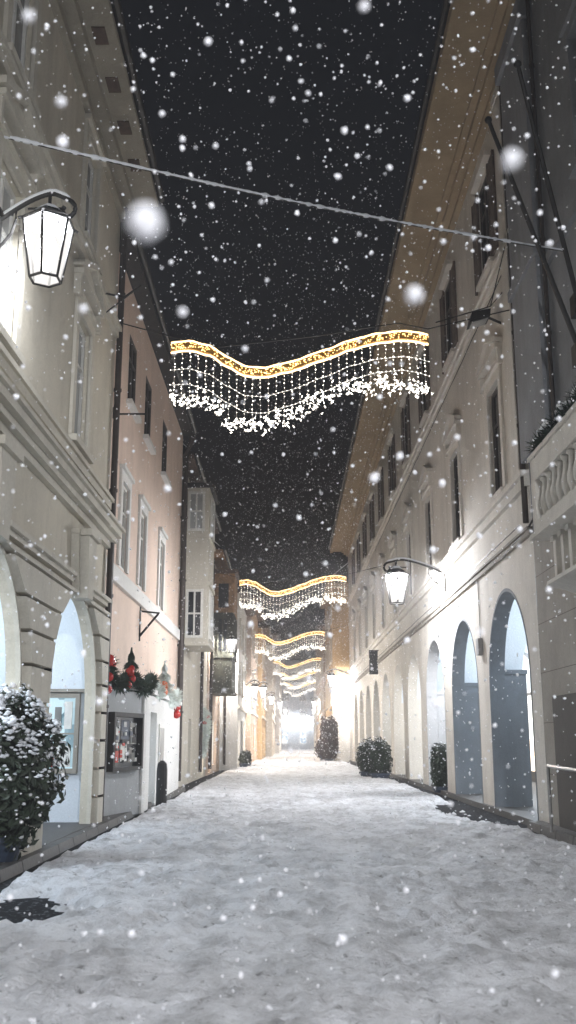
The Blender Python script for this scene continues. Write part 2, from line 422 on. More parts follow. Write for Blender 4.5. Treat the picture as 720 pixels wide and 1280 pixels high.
# inside the arcade
m = MB(); m.fbox(f1, S0, 18.75, -3.9, -3.6, 0, 5.0); m.fbox(f1, 18.75, 19.05, -3.9, -.02, 0, 4.95)
m.fbox(f1, S0, 18.75, -3.6, -.16, 4.4, 4.55)
m.fbox(f1, S0, 18.75, -3.6, -3.2, 4.1, 4.4)
for sv in (3.55, 8.75, 13.95): m.fbox(f1, sv-.3, sv+.3, -3.2, -.16, 4.15, 4.4)
m.build('arcade_vault', 'vault', b1)
MB().fbox(f1, S0, 18.75, -3.6, .12, -.05, .14).build('arcade_floor', 'kerb', b1)
fe = Fr(-3.6, 18.75, -1, 0, 0, -1)     # end wall of the arcade, faces the camera; s runs away from the street
vt = MB(); vt.fbox(fe, .28, .36, 0, .10, 1.0, 2.45).fbox(fe, 1.22, 1.30, 0, .10, 1.0, 2.45).fbox(fe, .36, 1.22, 0, .10, 1.0, 1.09).fbox(fe, .36, 1.22, 0, .1, 2.37, 2.45)
vt.fbox(fe, .15, 1.5, 0, .14, 2.47, 2.53).fbox(fe, .36, 1.22, .02, .06, 1.70, 1.73)
vo = vt.build('shop_window', 'stone_brown', b1)
MB().fbox(fe, .36, 1.22, 0, .02, 1.09, 2.37).build('pane', 'vitrine', vo)
MB().fbox(fe, .86, 1.16, .021, .04, 1.13, 1.42).build('display_card', 'blue_pot', vo)
for q in ((.42, .56, 1.8, 2.3, 'frame_w'), (.62, .74, 1.78, 2.2, 'glass_mid'), (.8, 1.0, 1.76, 2.1, 'frame_w'), (1.04, 1.16, 1.75, 2.25, 'glass_pale'), (.42, .7, 1.12, 1.5, 'frame_w'), (.72, .83, 1.12, 1.34, 'red')): MB().fbox(fe, q[0], q[1], .021, .06, q[2], q[3]).build('display_item', q[4], vo)
# eave with dark vents
roof(f1, b1, S0, S1+.15, ZT, .78, 8, 'soffit_sage')
m = MB(); m.fbox(f1, S0, S1, -.01, .12, 12.45, 12.6).fbox(f1, S0, S1, -.01, .3, 12.72, 12.9); m.build('cornice', 'soffit_sage', b1)
s = 4.
while s < 19:
    MB().fbox(f1, s-.2, s+.2, .40, .62, ZT-.025, ZT+.02).build('vent', 'darkwood', b1); s += 1.25
pipe(b1, [p(19.12, .1, 12.85), p(19.12, .1, .1)], .065)
tag(MB().fbox(f1, 14.60, 14.64, .02, .13, 2.40, 2.80).fbox(f1, 14.61, 14.63, .0, .12, 2.80, 2.83).build('hanging_sign', 'metal'), 'small black sign on the rusticated pier left of the arch', 'sign')

# --- pink house
f2 = Fr(-3.72, 0, 0, 1, 1, 0); p = f2.p
b2 = thing('pink_house', (-3.72, 33.4, 0), 'pink plastered house with white window surrounds, second on the left', 'house')
up = [22.2, 24.9, 28.5]; lw = [21.7, 24.5, 28.3]
rects = [(c-.58, c+.58, 9.25, 10.95) for c in up]+[(c-.48, c+.48, 5.32, 7.25) for c in lw]
w = MB(); wall_sheet(w, f2, 19.25, 33.4, 0, 12.1, rects, (), .2); shell(w, f2, 19.25, 33.4, 0, 12.1, 8); w.build('wall', 'pink', b2)
for c in up: window(f2, b2, c-.58, c+.58, 9.25, 10.95, .07, 'frame_d', 'glass', 1, 1, 'white')
for c in lw: window(f2, b2, c-.48, c+.48, 5.32, 7.25, .08, 'frame_w', 'glass_mid', 1, 1, None, 'white', .22)
m = MB(); m.fbox(f2, 19.3, 33.2, -.01, .09, 4.86, 5.2); m.build('string_course', 'white', b2)
roof(f2, b2, 19.25, 33.4, 12.1, .36, 8, 'tile', .9)
m = MB()
for i in range(36):
    s = 19.6+i*.385; m.fbox(f2, s, s+.05, .15, .19, 12.4, 12.95)
m.fbox(f2, 19.4, 33.3, .14, .2, 12.95, 13.0).fbox(f2, 19.4, 33.3, .145, .195, 12.7, 12.73); m.build('snow_guard', 'metal', b2)
pipe(b2, [p(33.1, .38, 12.1), p(33.15, .3, 11.75), p(33.2, .13, 11.3), p(33.2, .13, .3)], .10)
m = MB(); a = P(175, 765, 24.6)
sa = 24.6
m.tube([p(sa, 0, 4.75), p(sa, .5, 4.70)], .025, 6); m.tube([p(sa, 0, 4.1), p(sa, .47, 4.68)], .03, 6); m.tube([p(sa, .02, 4.0), p(sa, .02, 4.9)], .02, 6)
tag(m.build('sign_bracket', 'metal'), 'empty iron sign bracket below the white band of the pink house', 'bracket')
m = MB(); m.tube([p(19.9, 0, 8.35), p(19.9, .7, 8.35)], .02, 6).tube([p(19.9, 0, 8.25), p(19.9, 0, 8.5)], .03, 6)
tag(m.build('flag_bracket', 'metal'), 'thin iron rod on the pink house beside the dark drainpipe', 'bracket')

# --- grey shop front standing against the pink house
A, B, Cc = Vector((-3.70, 20.1)), Vector((-3.20, 22.4)), Vector((-3.42, 31.8))
sf = thing('shop_front', (-3.6, 22.4, 0), 'low grey and white shop front below the green garlands', 'shop front')
def seg_frame(a, b, sgn=1):
    d = (b-a).normalized(); return Fr(a.x, a.y, d.x, d.y, d.y*sgn, -d.x*sgn), (b-a).length
fa, la = seg_frame(A, B); fb, lb = seg_frame(B, Cc)
m = MB(); m.fbox(fa, 0, la-.16, -.25, 0, .05, 2.62); m.build('showcase_wall', 'grey_light', sf)
MB().fbox(fa, la-.155, la+.02, -.26, .05, .05, 2.66).build('pilaster', 'white', sf); MB().fbox(fa, -.1, 0, -.2, .04, .05, 2.66).build('pilaster', 'white', sf)
m = MB(); m.fbox(fb, .05, 1.2, -.28, 0, .05, 2.62).fbox(fb, 2.6, lb, -.28, 0, .05, 2.62).fbox(fb, 1.2, 2.6, -.28, 0, 2.25, 2.62); m.build('front_wall', 'white', sf)
m = MB(); m.fbox(fb, 1.2, 1.3, -.4, -.3, .1, 2.25).fbox(fb, 2.5, 2.6, -.4, -.3, .1, 2.25).fbox(fb, 1.3, 2.5, -.4, -.3, 2.12, 2.25); 
do = m.build('door', 'frame_d', sf); MB().fbox(fb, 1.3, 2.5, -.38, -.34, .1, 2.12).build('pane', 'shop_cool', do)
m = MB(); m.tube([fb.p(2.42, -.27, 1.0), fb.p(2.42, -.2, 1.05), fb.p(2.42, -.2, 1.4), fb.p(2.42, -.27, 1.45)], .02, 6); m.build('handle', 'metal', do)
m = MB(); m.fbox(fb, 3.1, 4.3, -.02, .03, .7, 2.0); so = m.build('shop_window', 'frame_w', sf); MB().fbox(fb, 3.2, 4.2, .0, .036, .8, 1.9).build('pane', 'glass_pale', so)
m = MB()
q = [A+Vector((-.25, -.05)), B+Vector((.06, -.06)), Cc+Vector((.06, 0)), Vector((-3.74, 31.9)), Vector((-3.74, 20.0))]
m.add([(v.x, v.y, 2.66) for v in q]+[(v.x, v.y, 2.78) for v in q], [(0, 1, 2, 3, 4), (9, 8, 7, 6, 5)]+[(i, (i+1) % 5, (i+1) % 5+5, i+5) for i in range(5)])
m.build('canopy', 'white', sf)
pc = thing('poster_case', (*fa.p(.9, 0, 1.0).xy, 1.0), 'black framed poster case full of pictures on the grey shop front', 'poster case')
m = MB(); c0, c1, z0, z1 = .28, 1.98, .98, 2.16
m.fbox(fa, c0, c0+.09, .0, .14, z0, z1).fbox(fa, c1-.09, c1, .0, .14, z0, z1).fbox(fa, c0+.09, c1-.09, 0, .14, z0, z0+.08).fbox(fa, c0+.09, c1-.09, 0, .14, z1-.09, z1)
m.build('frame', 'metal', pc)
MB().fbox(fa, c0+.09, c1-.09, .005, .03, z0+.08, z1-.09).build('backing', 'glass', pc)
random.seed(3)
for (u0, u1, v0, v1, mt) in [(.06, .3, .5, .92, 'glass_pale'), (.36, .66, .55, .95, 'blue_pot'), (.4, .62, .62, .8, 'frame_w'), (.7, .95, .45, .9, 'glass_mid'), (.08, .28, .08, .42, 'red'), (.36, .6, .1, .44, 'frame_w'), (.66, .92, .08, .38, 'glass_mid')]:
    W, H = c1-c0-.2, z1-z0-.19
    k = random.uniform(.031, .04)
    MB().fbox(fa, c0+.1+u0*W, c0+.1+u1*W, .03, k, z0+.09+v0*H, z0+.09+v1*H).build('poster', mt, pc)
rq = random.Random(8)
for i in range(34):
    W, H = c1-c0-.2, z1-z0-.19; u0 = rq.uniform(.02, .9); v0 = rq.uniform(.03, .88); a, b = rq.uniform(.03, .13), rq.uniform(.04, .15); k = .042+i*.0008
    MB().fbox(fa, c0+.1+u0*W, c0+.1+min(.98, u0+a)*W, .03, k, z0+.09+v0*H, z0+.09+min(.98, v0+b)*H).build('picture', rq.choice(['frame_w', 'glass_pale', 'glass', 'glass', 'glass', 'blue_pot', 'red', 'glass_mid', 'frame_w', 'metal']), pc)
# dark figure-like bin beside the door
m = MB(); c = fb.p(2.05, .22, 0); m.tube([c+Vector((0, 0, .04)), c+Vector((0, 0, .9)), c+Vector((0, 0, 1.05)), c+Vector((0, 0, 1.12))], [.13, .13, .11, .04], 12)
tag(m.build('litter_bin', 'metal'), 'dark rounded litter bin beside the shop front door', 'bin')

# garlands and little trees above the shop front
def needles(mb, pts, rad, per=70, ln=.12):
    for i in range(len(pts)-1):
        a, b = Vector(pts[i]), Vector(pts[i+1]); k = int((b-a).length*per)+1
        for j in range(k):
            c = a+(b-a)*random.random()
            d = Vector((random.gauss(0, 1), random.gauss(0, 1), random.gauss(0, 1))).normalized()
            c = c+d*rad*random.uniform(.0, .8); e = c+d*ln*random.uniform(.6, 1.2)
            u = d.orthogonal().normalized()*.022
            mb.add([c-u, c+u, e], [(0, 1, 2)])
def garland(label, pts, mat, baubles, bm):
    pts = [Vector(q) for q in pts]
    g = thing('garland', pts[len(pts)//2], label, 'garland', 'garlands on the shop front')
    m = MB(); needles(m, pts, .16, 650, .14); m.tube(pts, .05, 6); m.build('foliage', mat, g, recalc=False)
    for (q, r) in baubles: MB().ball(q, r, 10, 8).build('bauble', bm, g, True)
def mini_tree(label, base, h, mat, baubles, bm):
    t = thing('christmas_tree', base, label, 'tree', 'little trees on the shop front')
    m = MB(); base = Vector(base)
    for i in range(1500):
        u = random.random()**.7; z = u*h; r = (1-u)*h*.40*(.75+.25*math.cos(u*24)); a = random.uniform(0, 6.283)
        c = base+Vector((math.cos(a)*r*.5, math.sin(a)*r*.5, z)); e = base+Vector((math.cos(a)*r*1.15, math.sin(a)*r*1.15, z-.05+random.uniform(-.05, .05)))
        d = (e-c).orthogonal().normalized()*.02; m.add([c-d, c+d, e], [(0, 1, 2)])
    m.build('foliage', mat, t, recalc=False)
    MB().tube([base+Vector((0, 0, -.08)), base+Vector((0, 0, h*.9))], [.05, .01], 6).build('trunk', 'darkwood', t)
    for q, r in baubles: MB().ball(q, r, 10, 8).build('bauble', bm, t, True)
def gp(px, py): 
    # measured against the line of the shop front
    k = min(1, max(0, (px-132)/(180-132))); d = 19.9+k*2.0 if px <= 180 else 21.9+(px-180)/(222-180)*7.5
    return P(px, py, d-.12)
garland('dark green garland with red baubles left of the little fir', [gp(136, 828), gp(138, 842), gp(143, 854), gp(150, 858), gp(155, 852), gp(159, 846)], 'needle',
        [(gp(137, 826)+Vector((0, -.1, 0)), .13), (gp(139, 829), .11), (gp(136, 846), .10), (gp(135, 862), .09), (gp(140, 834), .08)], 'red')
garland('plain dark green garland right of the little fir', [gp(167, 845), gp(172, 856), gp(178, 862), gp(183, 860), gp(187, 852), gp(190, 849)], 'needle', [], 'red')
mini_tree('little dark fir with red baubles above the poster case', gp(163, 856), .80, 'needle', [(gp(164, 841)+Vector((0, -.2, 0)), .1), (gp(166, 849)+Vector((0, -.22, 0)), .1), (gp(161, 857)+Vector((0, -.2, 0)), .1), (gp(166, 836)+Vector((0, -.15, 0)), .07)], 'red')
mini_tree('little frosted white fir with orange baubles above the shop door', gp(205, 866), .86, 'needle_white', [(gp(206, 858)+Vector((0, -.25, 0)), .13), (gp(205, 866)+Vector((0, -.3, 0)), .14)], 'orange')
garland('frosted white garland ending at the brown drainpipe', [gp(193, 862), gp(197, 867), gp(200, 860)], 'needle_white', [], 'red')
garland('frosted white garland with a red bauble right of the white fir', [gp(209, 866), gp(212, 875), gp(217, 878), gp(220, 872), gp(222, 866)], 'needle_white', [(gp(221, 884), .12), (gp(221, 893), .12)], 'red')

# --- grey house with oriel
f3 = Fr(-3.78, 0, 0, 1, 1, 0); p = f3.p
b3 = thing('oriel_house', (-3.78, 46, 0), 'grey beige house with a two storey windowed oriel, third on the left', 'house')
w = MB(); wall_sheet(w, f3, 33.5, 46.5, 0, 11.3, [(40.5, 41.5, 5.4, 7.0), (40.5, 41.5, 8.6, 10.2), (43.9, 45.3, .1, 2.5), (38.2, 39.3, .1, 2.4)], ()); shell(w, f3, 33.5, 46.5, 0, 11.3, 8); w.build('wall', 'oriel', b3)
for z in (5.4, 8.6): window(f3, b3, 40.5, 41.5, z, z+1.6, .16, 'frame_w', 'glass', 1, 1, 'cream_trim')
window(f3, b3, 43.9, 45.3, .1, 2.5, .2, 'frame_w', 'shop_white', 1, 1, None, None, lite=True)
window(f3, b3, 38.2, 39.3, .1, 2.4, .2, 'frame_d', 'glass_mid', 0, 0, None, None, lite=True)
roof(f3, b3, 33.5, 46.5, 11.3, .45, 8, 'darkwood', .9)
bw = MB(); bw.box(-3.78, -2.86, 34.9, 37.4, 4.95, 10.6).box(-3.78, -2.80, 34.84, 37.46, 8.72, 8.86).box(-3.78, -2.80, 34.84, 37.46, 7.0, 7.14).box(-3.78, -2.80, 34.84, 37.46, 4.85, 4.98)
bo = bw.build('bay', 'oriel', b3)
m = MB(); m.box(-3.78, -2.72, 34.74, 37.56, 10.6, 10.75); m.build('roof', 'tile', bo)
ff = Fr(-2.86, 34.9, -1, 0, 0, -1); fs = Fr(-2.86, 34.9, 0, 1, 1, 0)
for z0, z1, pm in ((8.98, 10.45, 'glass_pale'), (5.12, 6.85, 'glass')):
    for fr, a, b in ((ff, .16, .78), (fs, .5, 2.0)):
        m = MB(); m.fbox(fr, a, a+.09, 0, .06, z0, z1).fbox(fr, b-.09, b, 0, .06, z0, z1).fbox(fr, a+.09, b-.09, 0, .06, z0, z0+.09).fbox(fr, a+.09, b-.09, 0, .06, z1-.09, z1)
        m.fbox(fr, (a+b)/2-.03, (a+b)/2+.03, .0, .05, z0+.09, z1-.09).fbox(fr, a+.09, b-.09, 0, .045, (z0+z1)/2-.03, (z0+z1)/2+.03)
        o = m.build('bay_window', 'frame_w', b3); MB().fbox(fr, a+.09, b-.09, .002, .02, z0+.09, z1-.09).build('pane', pm if fr is ff else 'glass', o)
pts = [(-3.7+.12*math.sin(i*.9), 43.6+1.0*(1-math.cos(math.pi*i/12))*.95, .9+2.0*math.sin(math.pi*i/12)) for i in range(13)]
garland('frosted garland hung round the lit doorway of the oriel house', pts, 'needle_white', [(pts[3], .1), (pts[8], .1)], 'red')

# --- brown house with dark oriel
f4 = Fr(-3.74, 0, 0, 1, 1, 0); p = f4.p
b4 = thing('brown_house', (-3.74, 55, 0), 'brown house with dark lattice oriel and timber shutters, fourth on the left', 'house')
w = MB(); wall_sheet(w, f4, 46.6, 55, 0, 10.4, [(47.4, 49.0, .1, 2.6), (50, 52.5, .4, 2.6), (53, 54.3, .1, 2.6)], ()); shell(w, f4, 46.6, 55, 0, 10.4, 8); w.build('wall', 'rose', b4)
window(f4, b4, 47.4, 49.0, .1, 2.6, .2, 'frame_d', 'shop_warm', 1, 0, None, lite=True); window(f4, b4, 50, 52.5, .4, 2.6, .2, 'frame_w', 'shop_white', 2, 0, None, lite=True); window(f4, b4, 53, 54.3, .1, 2.6, .2, 'frame_d', 'glass_mid', 1, 0, None, lite=True)
m = MB(); m.box(-3.74, -2.72, 48.2, 51.6, 3.9, 7.7).box(-3.74, -2.64, 48.1, 51.7, 5.5, 5.66).box(-3.74, -2.64, 48.1, 51.7, 3.8, 3.95)
for i in range(5):
    x = -3.70+i*.235; m.box(x, x+.07, 48.13, 48.2, 5.66, 7.7)
for i in range(7): m.box(-2.72, -2.66, 48.3+i*.5, 48.4+i*.5, 5.66, 7.7)
m.box(-3.5, -2.95, 48.14, 48.2, 4.2, 5.3)
bo = m.build('bay', 'moss', b4)
m = MB(); m.box(-3.45, -3.0, 48.16, 48.19, 5.85, 7.4); m.build('pane', 'glass', bo)
m = MB(); m.box(-3.74, -2.66, 48.6, 51.4, 7.72, 9.7); bo = m.build('upper_bay', 'timber', b4)
m = MB(); m.box(-3.45, -2.95, 48.56, 48.6, 8.0, 9.2); m.build('pane', 'glass', bo)
m = MB(); m.box(-3.8, -2.5, 48.4, 51.6, 9.7, 9.9); m.build('roof', 'darkwood', bo)
roof(f4, b4, 46.6, 55, 10.4, .6, 8, 'timber', .8)

def street_house(label, X, side, s0, s1, zt, wallm, seedv, floors=((4.3, 1.7), (7.4, 1.6)), shop=None, over=.5, soff='darkwood', pane='glass', zshop=2.7, litp=0.):
    fr = Fr(X, 0, 0, 1, side, 0); rnd = random.Random(seedv)
    b = thing('street_house', (X, s0, 0), label, 'house', 'houses down the street')
    n = max(2, int((s1-s0)/2.9)); pit = (s1-s0)/n; rects = []; up = []
    for z, h in floors:
        if z+h > zt-.5: continue
        for i in range(n):
            c = s0+pit*(i+.5); up.append((c-.5, c+.5, z, z+h))
    gr = [(s0+pit*(i+.5)-pit*.34, s0+pit*(i+.5)+pit*.34, .12, zshop) for i in range(n)]
    w = MB(); wall_sheet(w, fr, s0, s1, 0, zt, up+gr, ()); shell(w, fr, s0, s1, 0, zt, 9); w.build('wall', wallm, b)
    for r in up:
        window(fr, b, *r, .18, 'frame_w', 'lit_window' if rnd.random() < litp else pane, 1, 1, 'cream_trim', 'cream_trim', .12)
    for i, r in enumerate(gr):
        window(fr, b, *r, .22, 'frame_d', (shop or ['shop_warm', 'glass_mid', 'shop_white'])[rnd.randrange(len(shop or [1, 1, 1]))], 1, 0, None, lite=True)
    m = MB(); m.fbox(fr, s0, s1, -.01, .12, 3.3, 3.5); m.build('string_course', 'cream_trim', b)
    roof(fr, b, s0, s1, zt, over, 9, soff, .8)
    return fr, b
street_house('white house end wall lit by a lantern, fifth on the left', -2.78, 1, 55.2, 66, 9.7, 'white', 1, ((4.2, 1.5), (6.8, 1.4)))
street_house('ochre rose house, sixth on the left beyond the white one', -2.45, 1, 66.1, 80, 11.0, 'rose', 2, litp=.15)
street_house('ochre house, seventh on the left', -2.1, 1, 80.1, 95, 10.5, 'ochre', 3, litp=.15)
street_house('cream house, farthest but one on the left', -1.5, 1, 95.1, 118, 11.5, 'cream', 4, litp=.1)
street_house('pale house, farthest on the left', -1.0, 1, 118.1, 152, 11, 'white', 5)

# ------------------------------------------------------------------ RIGHT SIDE
XR = 4.7
fA = Fr(XR, 0, 0, 1, -1, 0); p = fA.p
bA = thing('arcade_palace', (XR, 19, 0), 'long cream building with arcade and pedimented windows on the right', 'building')
SA0, SA1, ZA = 18.5, 76., 16.0
bays = [21.25+5.35*k for k in range(10)]
archA = [(c, 2.0, 2.8, .32) for c in bays]
rA = [(c-.62, c+.62, 6.9, 9.45) for c in bays]+[(c-.62, c+.62, 12.3, 14.7) for c in bays]
w = MB(); wall_sheet(w, fA, SA0, SA1, 0, ZA, rA, archA, .34); shell(w, fA, SA0, SA1, 5.3, ZA, 10)
w.quad(p(SA1, 0, 0), p(SA1, -10, 0), p(SA1, -10, 5.3), p(SA1, 0, 5.3))
w.build('wall', 'cream', bA)
for i, c in enumerate(bays):
    window(fA, bA, c-.62, c+.62, 6.9, 9.45, .12, 'frame_d', 'glass', 1, 1, 'cream_trim', 'cream_trim', .24, 'cream_trim')
    o = window(fA, bA, c-.62, c+.62, 12.3, 14.7, .07, 'frame_d', 'glass', 1, 1, 'cream_trim', None)
    m = MB(); m.fbox(fA, c-.85, c+.85, -.01, .16, 14.85, 14.97); m.build('hood', 'cream_trim', o)
    for a, b in ((c-1.26, c-.63), (c+.63, c+1.26)):
        m = MB(); m.fbox(fA, a, a+.07, .01, .07, 12.3, 14.72).fbox(fA, b-.07, b, .01, .07, 12.3, 14.72)
        for k in range(22): m.fbox(fA, a+.07, b-.07, .015, .055, 12.33+k*.108, 12.42+k*.108)
        m.build('shutter', 'shutter', o)
m = MB(); m.fbox(fA, SA0, SA1, -.01, .10, 6.42, 6.62).fbox(fA, SA0, SA1, -.01, .18, 6.62, 6.74); m.build('sill_course', 'cream_trim', bA)
m = MB(); m.fbox(fA, SA0, SA1, -.01, .07, 5.45, 5.56).fbox(fA, SA0, SA1, -.01, .11, 5.56, 5.61); m.build('string_course', 'stone_brown', bA)
m = MB(); m.fbox(fA, SA0, SA1, -.01, .08, 11.7, 11.85).fbox(fA, SA0, SA1, -.01, .14, 11.85, 11.95); m.build('string_course', 'cream_trim', bA)
m = MB(); m.fbox(fA, 18.75, 19.35, -.01, .14, 6.75, 15.6).fbox(fA, 18.7, 19.4, -.01, .17, 15.3, 15.5); m.build('pilaster', 'cream_trim', bA)
for c in bays:
    m = MB(); K = 40; path = [(-2.0, .13)]+[(-2.0*math.cos(math.pi*i/K), 2.8+2.0*math.sin(math.pi*i/K)) for i in range(K+1)]+[(2.0, .13)]
    inn = [(-1.93, .13)]+[(-1.93*math.cos(math.pi*i/K), 2.8+1.93*math.sin(math.pi*i/K)) for i in range(K+1)]+[(1.93, .13)]
    q = len(path)
    m.v = [tuple(p(c+a, n, z)) for n in (-.345, .006) for pl in (path, inn) for a, z in pl]
    for i in range(q-1):
        for u, v in ((0, 1), (1, 3), (3, 2), (2, 0)): m.f.append((u*q+i, u*q+i+1, v*q+i+1, v*q+i))
    m.build('arch_lining', 'pier_grey' if c < 30 else 'pier_mid' if c < 34 else 'cream_trim', bA)  # farther linings are coloured paler to stand in for lamplight
# pillars, transverse arches, vault, back wall
edges = [bays[0]-2.675]+[c+2.675 for c in bays]
for i, s in enumerate(edges):
    a, b = s-.675, s+.675
    if i == 0: a = 18.2
    m = MB(); m.fbox(fA, a, b, -.86, -.35, 0, 3.1); m.fbox(fA, a-.03, b+.03, -.89, -.352, 3.1, 3.2); m.build('pillar', 'pier_grey' if i < 3 else 'pier_mid' if i < 4 else 'cream_trim', bA)  # pillars turn paler down the row, imitating warm lamp brightness
    t = MB(); K = 14; r = 1.68; c0 = -2.56
    for k in range(K):
        a0, a1 = math.pi*k/K, math.pi*(k+1)/K
        q = [(c0+r*math.cos(a0), 3.2+r*math.sin(a0)), (c0+r*math.cos(a1), 3.2+r*math.sin(a1))]
        for sa in (s-.28, s+.28):
            t.quad(p(sa, q[0][0], q[0][1]), p(sa, q[1][0], q[1][1]), p(sa, q[1][0], 5.15), p(sa, q[0][0], 5.15))
        t.quad(p(s-.28, *q[0]), p(s+.28, *q[0]), p(s+.28, *q[1]), p(s-.28, *q[1]))
    t.fbox(fA, s-.28, s+.28, -.88, -.353, 3.2, 5.15)
    t.build('vault_rib', 'vault', bA)
m = MB(); m.fbox(fA, 16.5, SA1, -4.55, -4.25, 0, 5.2).fbox(fA, 16.5, SA1, -4.25, -.35, 5.16, 5.3); m.fbox(fA, 16.2, 16.5, -4.55, -.35, 0, 5.3); m.build('arcade_vault', 'vault', bA)
MB().fbox(fA, 18.2, SA1, -4.25, .10, -.05, .13).build('arcade_floor', 'kerb', bA)
for i, c in enumerate(bays):
    m = MB(); z1 = 3.3; a, b = c-1.7, c+1.7; n0, n1 = -4.25, -4.17
    m.fbox(fA, a, a+.1, n0, n1, .13, z1).fbox(fA, b-.1, b, n0, n1, .13, z1).fbox(fA, a+.1, b-.1, n0, n1, z1-.1, z1).fbox(fA, a+.1, b-.1, n0, n1, .13, .5).fbox(fA, c-.04, c+.04, n0, n1-.01, .5, z1-.1)
    o = m.build('shop_window', 'frame_d', bA); MB().fbox(fA, a+.1, b-.1, n0, n0+.03, .5, z1-.1).build('pane', 'shop_white' if i in (0, 1, 3, 4) else 'shop_cool', o)
roof(fA, bA, SA0, SA1, ZA, 1.4, 10, 'soffit', .5, th=.2)
m = MB(); m.fbox(fA, SA0, SA1, -.01, .16, 15.62, 15.75).fbox(fA, SA0, SA1, -.01, .34, 15.75, 15.9).fbox(fA, SA0, SA1, .34, .5, 15.9, 15.997).fbox(fA, SA0, SA1, 1.2, 1.4, 15.9, 15.997); m.build('cornice', 'soffit', bA)
pipe(bA, [p(18.62, .09, 15.6), p(18.62, .09, 5.7)], .06)
tag(MB().fbox(fA, 51.3, 51.4, .05, .5, 4.9, 6.1).fbox(fA, 51.33, 51.37, 0, .5, 6.1, 6.15).build('hanging_sign', 'metal'), 'dark narrow sign hanging on the cream arcade far down the street', 'sign')

# --- grey town house with balcony, nearest on the right
fB = Fr(XR, 0, 0, 1, -1, 0)
bB = thing('balcony_house', (XR, 18, 0), 'dark grey building with stone balcony at the right edge', 'building')
cB = [15.0, 10.5, 6.0]
rB = [(13.3, 15.9, .13, 2.45)]+[(c-.6, c+.6, 5.5, 8.0) for c in (13.2, 9.5)]+[(c-.6, c+.6, 10.6, 13.0) for c in (13.6, 9.3)]
w = MB(); wall_sheet(w, fB, -2, 18.49, 5.3, ZA, rB[1:], (), .25); shell(w, fB, -2, 18.49, 5.3, ZA, 10); w.build('upper_wall', 'grey_wall', bB)
w = MB(); wall_sheet(w, fB, -2, 18.49, 0, 5.3, rB[:1], (), .5); w.quad(p(-2, 0, 0), p(-2, -10, 0), p(-2, -10, 5.3), p(-2, 0, 5.3)); w.build('ground_wall', 'stone_brown', bB)
for r in rB[1:]: window(fB, bB, *r, .2, 'frame_d', 'glass', 1, 1, 'grey_wall', 'grey_wall', .18)
m = MB(); m.fbox(fB, 13.3, 13.4, -.5, -.4, .13, 2.45).fbox(fB, 15.8, 15.9, -.5, -.4, .13, 2.45).fbox(fB, 14.55, 14.65, -.5, -.4, .13, 2.45)
o = m.build('door', 'darkwood', bB); MB().fbox(fB, 13.4, 15.8, -.5, -.46, .13, 2.45).build('pane', 'glass', o)
m = MB(); m.fbox(fB, 16.4, 18.3, -.01, .2, 6.8, 15.5).fbox(fB, 16.3, 18.4, -.01, .26, 10.2, 10.4).fbox(fB, 16.3, 18.4, -.01, .28, 15.2, 15.6); m.build('pilaster', 'grey_wall', bB)
m = MB(); m.fbox(fB, -2, 16.3, -.01, .08, 9.9, 10.1); m.build('string_course', 'grey_wall', bB)
for z in (1.0, 1.9, 2.8, 3.7, 4.6):
    m = MB(); m.fbox(fB, 17.72 if z < 2.6 else 3, 18.48, -.02, .004, z, z+.012); m.build('stone_joint', 'darkwood', bB)
roof(fB, bB, -2, 18.49, ZA, 1.4, 10, 'soffit', .5, th=.2)
pipe(bB, [p(16.2, .1, 15.8), p(16.2, .1, 6.8)], .04)
m = MB(); m.fbox(fB, -2, 18.49, -.01, .16, 15.62, 15.75).fbox(fB, -2, 18.49, -.01, .34, 15.75, 15.9).fbox(fB, -2, 18.49, .34, .5, 15.9, 15.997).fbox(fB, -2, 18.49, 1.2, 1.4, 15.9, 15.997); m.build('cornice', 'soffit', bB)
# balcony
bal = MB()
b0, b1_, nn = 8.5, 15.35, .78
bal.fbox(fB, b0, b1_, 0, nn, 4.78, 4.96).fbox(fB, b0, b1_+.05, 0, nn+.06, 4.70, 4.78)
bl = bal.build('balcony_floor', 'cream_trim', bB)
m = MB(); m.fbox(fB, b0, b1_, nn-.22, nn, 5.62, 5.98).fbox(fB, b1_-.22, b1_, 0, nn-.22, 5.62, 5.98); m.fbox(fB, b1_-.24, b1_+.003, nn-.24, nn+.003, 4.96, 5.62); m.fbox(fB, b0, b1_+.03, nn-.25, nn+.04, 5.98, 6.05); m.build('balustrade_rail', 'cream_trim', bB)
def baluster(c):
    m = MB(); prof = [(4.96, .085), (5.0, .085), (5.03, .05), (5.15, .085), (5.25, .09), (5.4, .055), (5.55, .045), (5.58, .08), (5.62, .08)]
    m.tube([c+Vector((0, 0, z)) for z, r in prof], [r for z, r in prof], 10); return m
k = 0; s = b1_-.42
while s > b0+.2:
    baluster(p(s, nn-.11, 0)).build('baluster', 'cream_trim', bB, True); s -= .30
for n in (.15, .36): baluster(p(b1_-.11, n, 0)).build('baluster', 'cream_trim', bB, True)
m = MB(); m.fbox(fB, b0, b1_-.25, -.01, .46, 4.02, 4.70)
s = b1_-.34
while s > b0+.3:
    m.fbox(fB, s-.07, s+.07, .462, .56, 4.06, 4.62); m.fbox(fB, s-.09, s+.09, .462, .60, 4.62, 4.697); s -= .42
m.build('corbel', 'cream_trim', bB)
m = MB(); prof = [(0, 4.02), (.64, 4.02), (.66, 3.95), (.35, 3.88), (0, 3.72)]; k = len(prof)
m.add([p(b0, n, z) for n, z in prof]+[p(b1_-.1, n, z) for n, z in prof], [tuple(range(k)), tuple(range(2*k-1, k-1, -1))]+[(i, (i+1) % k, (i+1) % k+k, i+k) for i in range(k)]); m.build('corbel_ledge', 'cream_trim', bB)
M['dark_dado'] = plaster('dark_stone_dado', (.075, .066, .055), .3, .5)
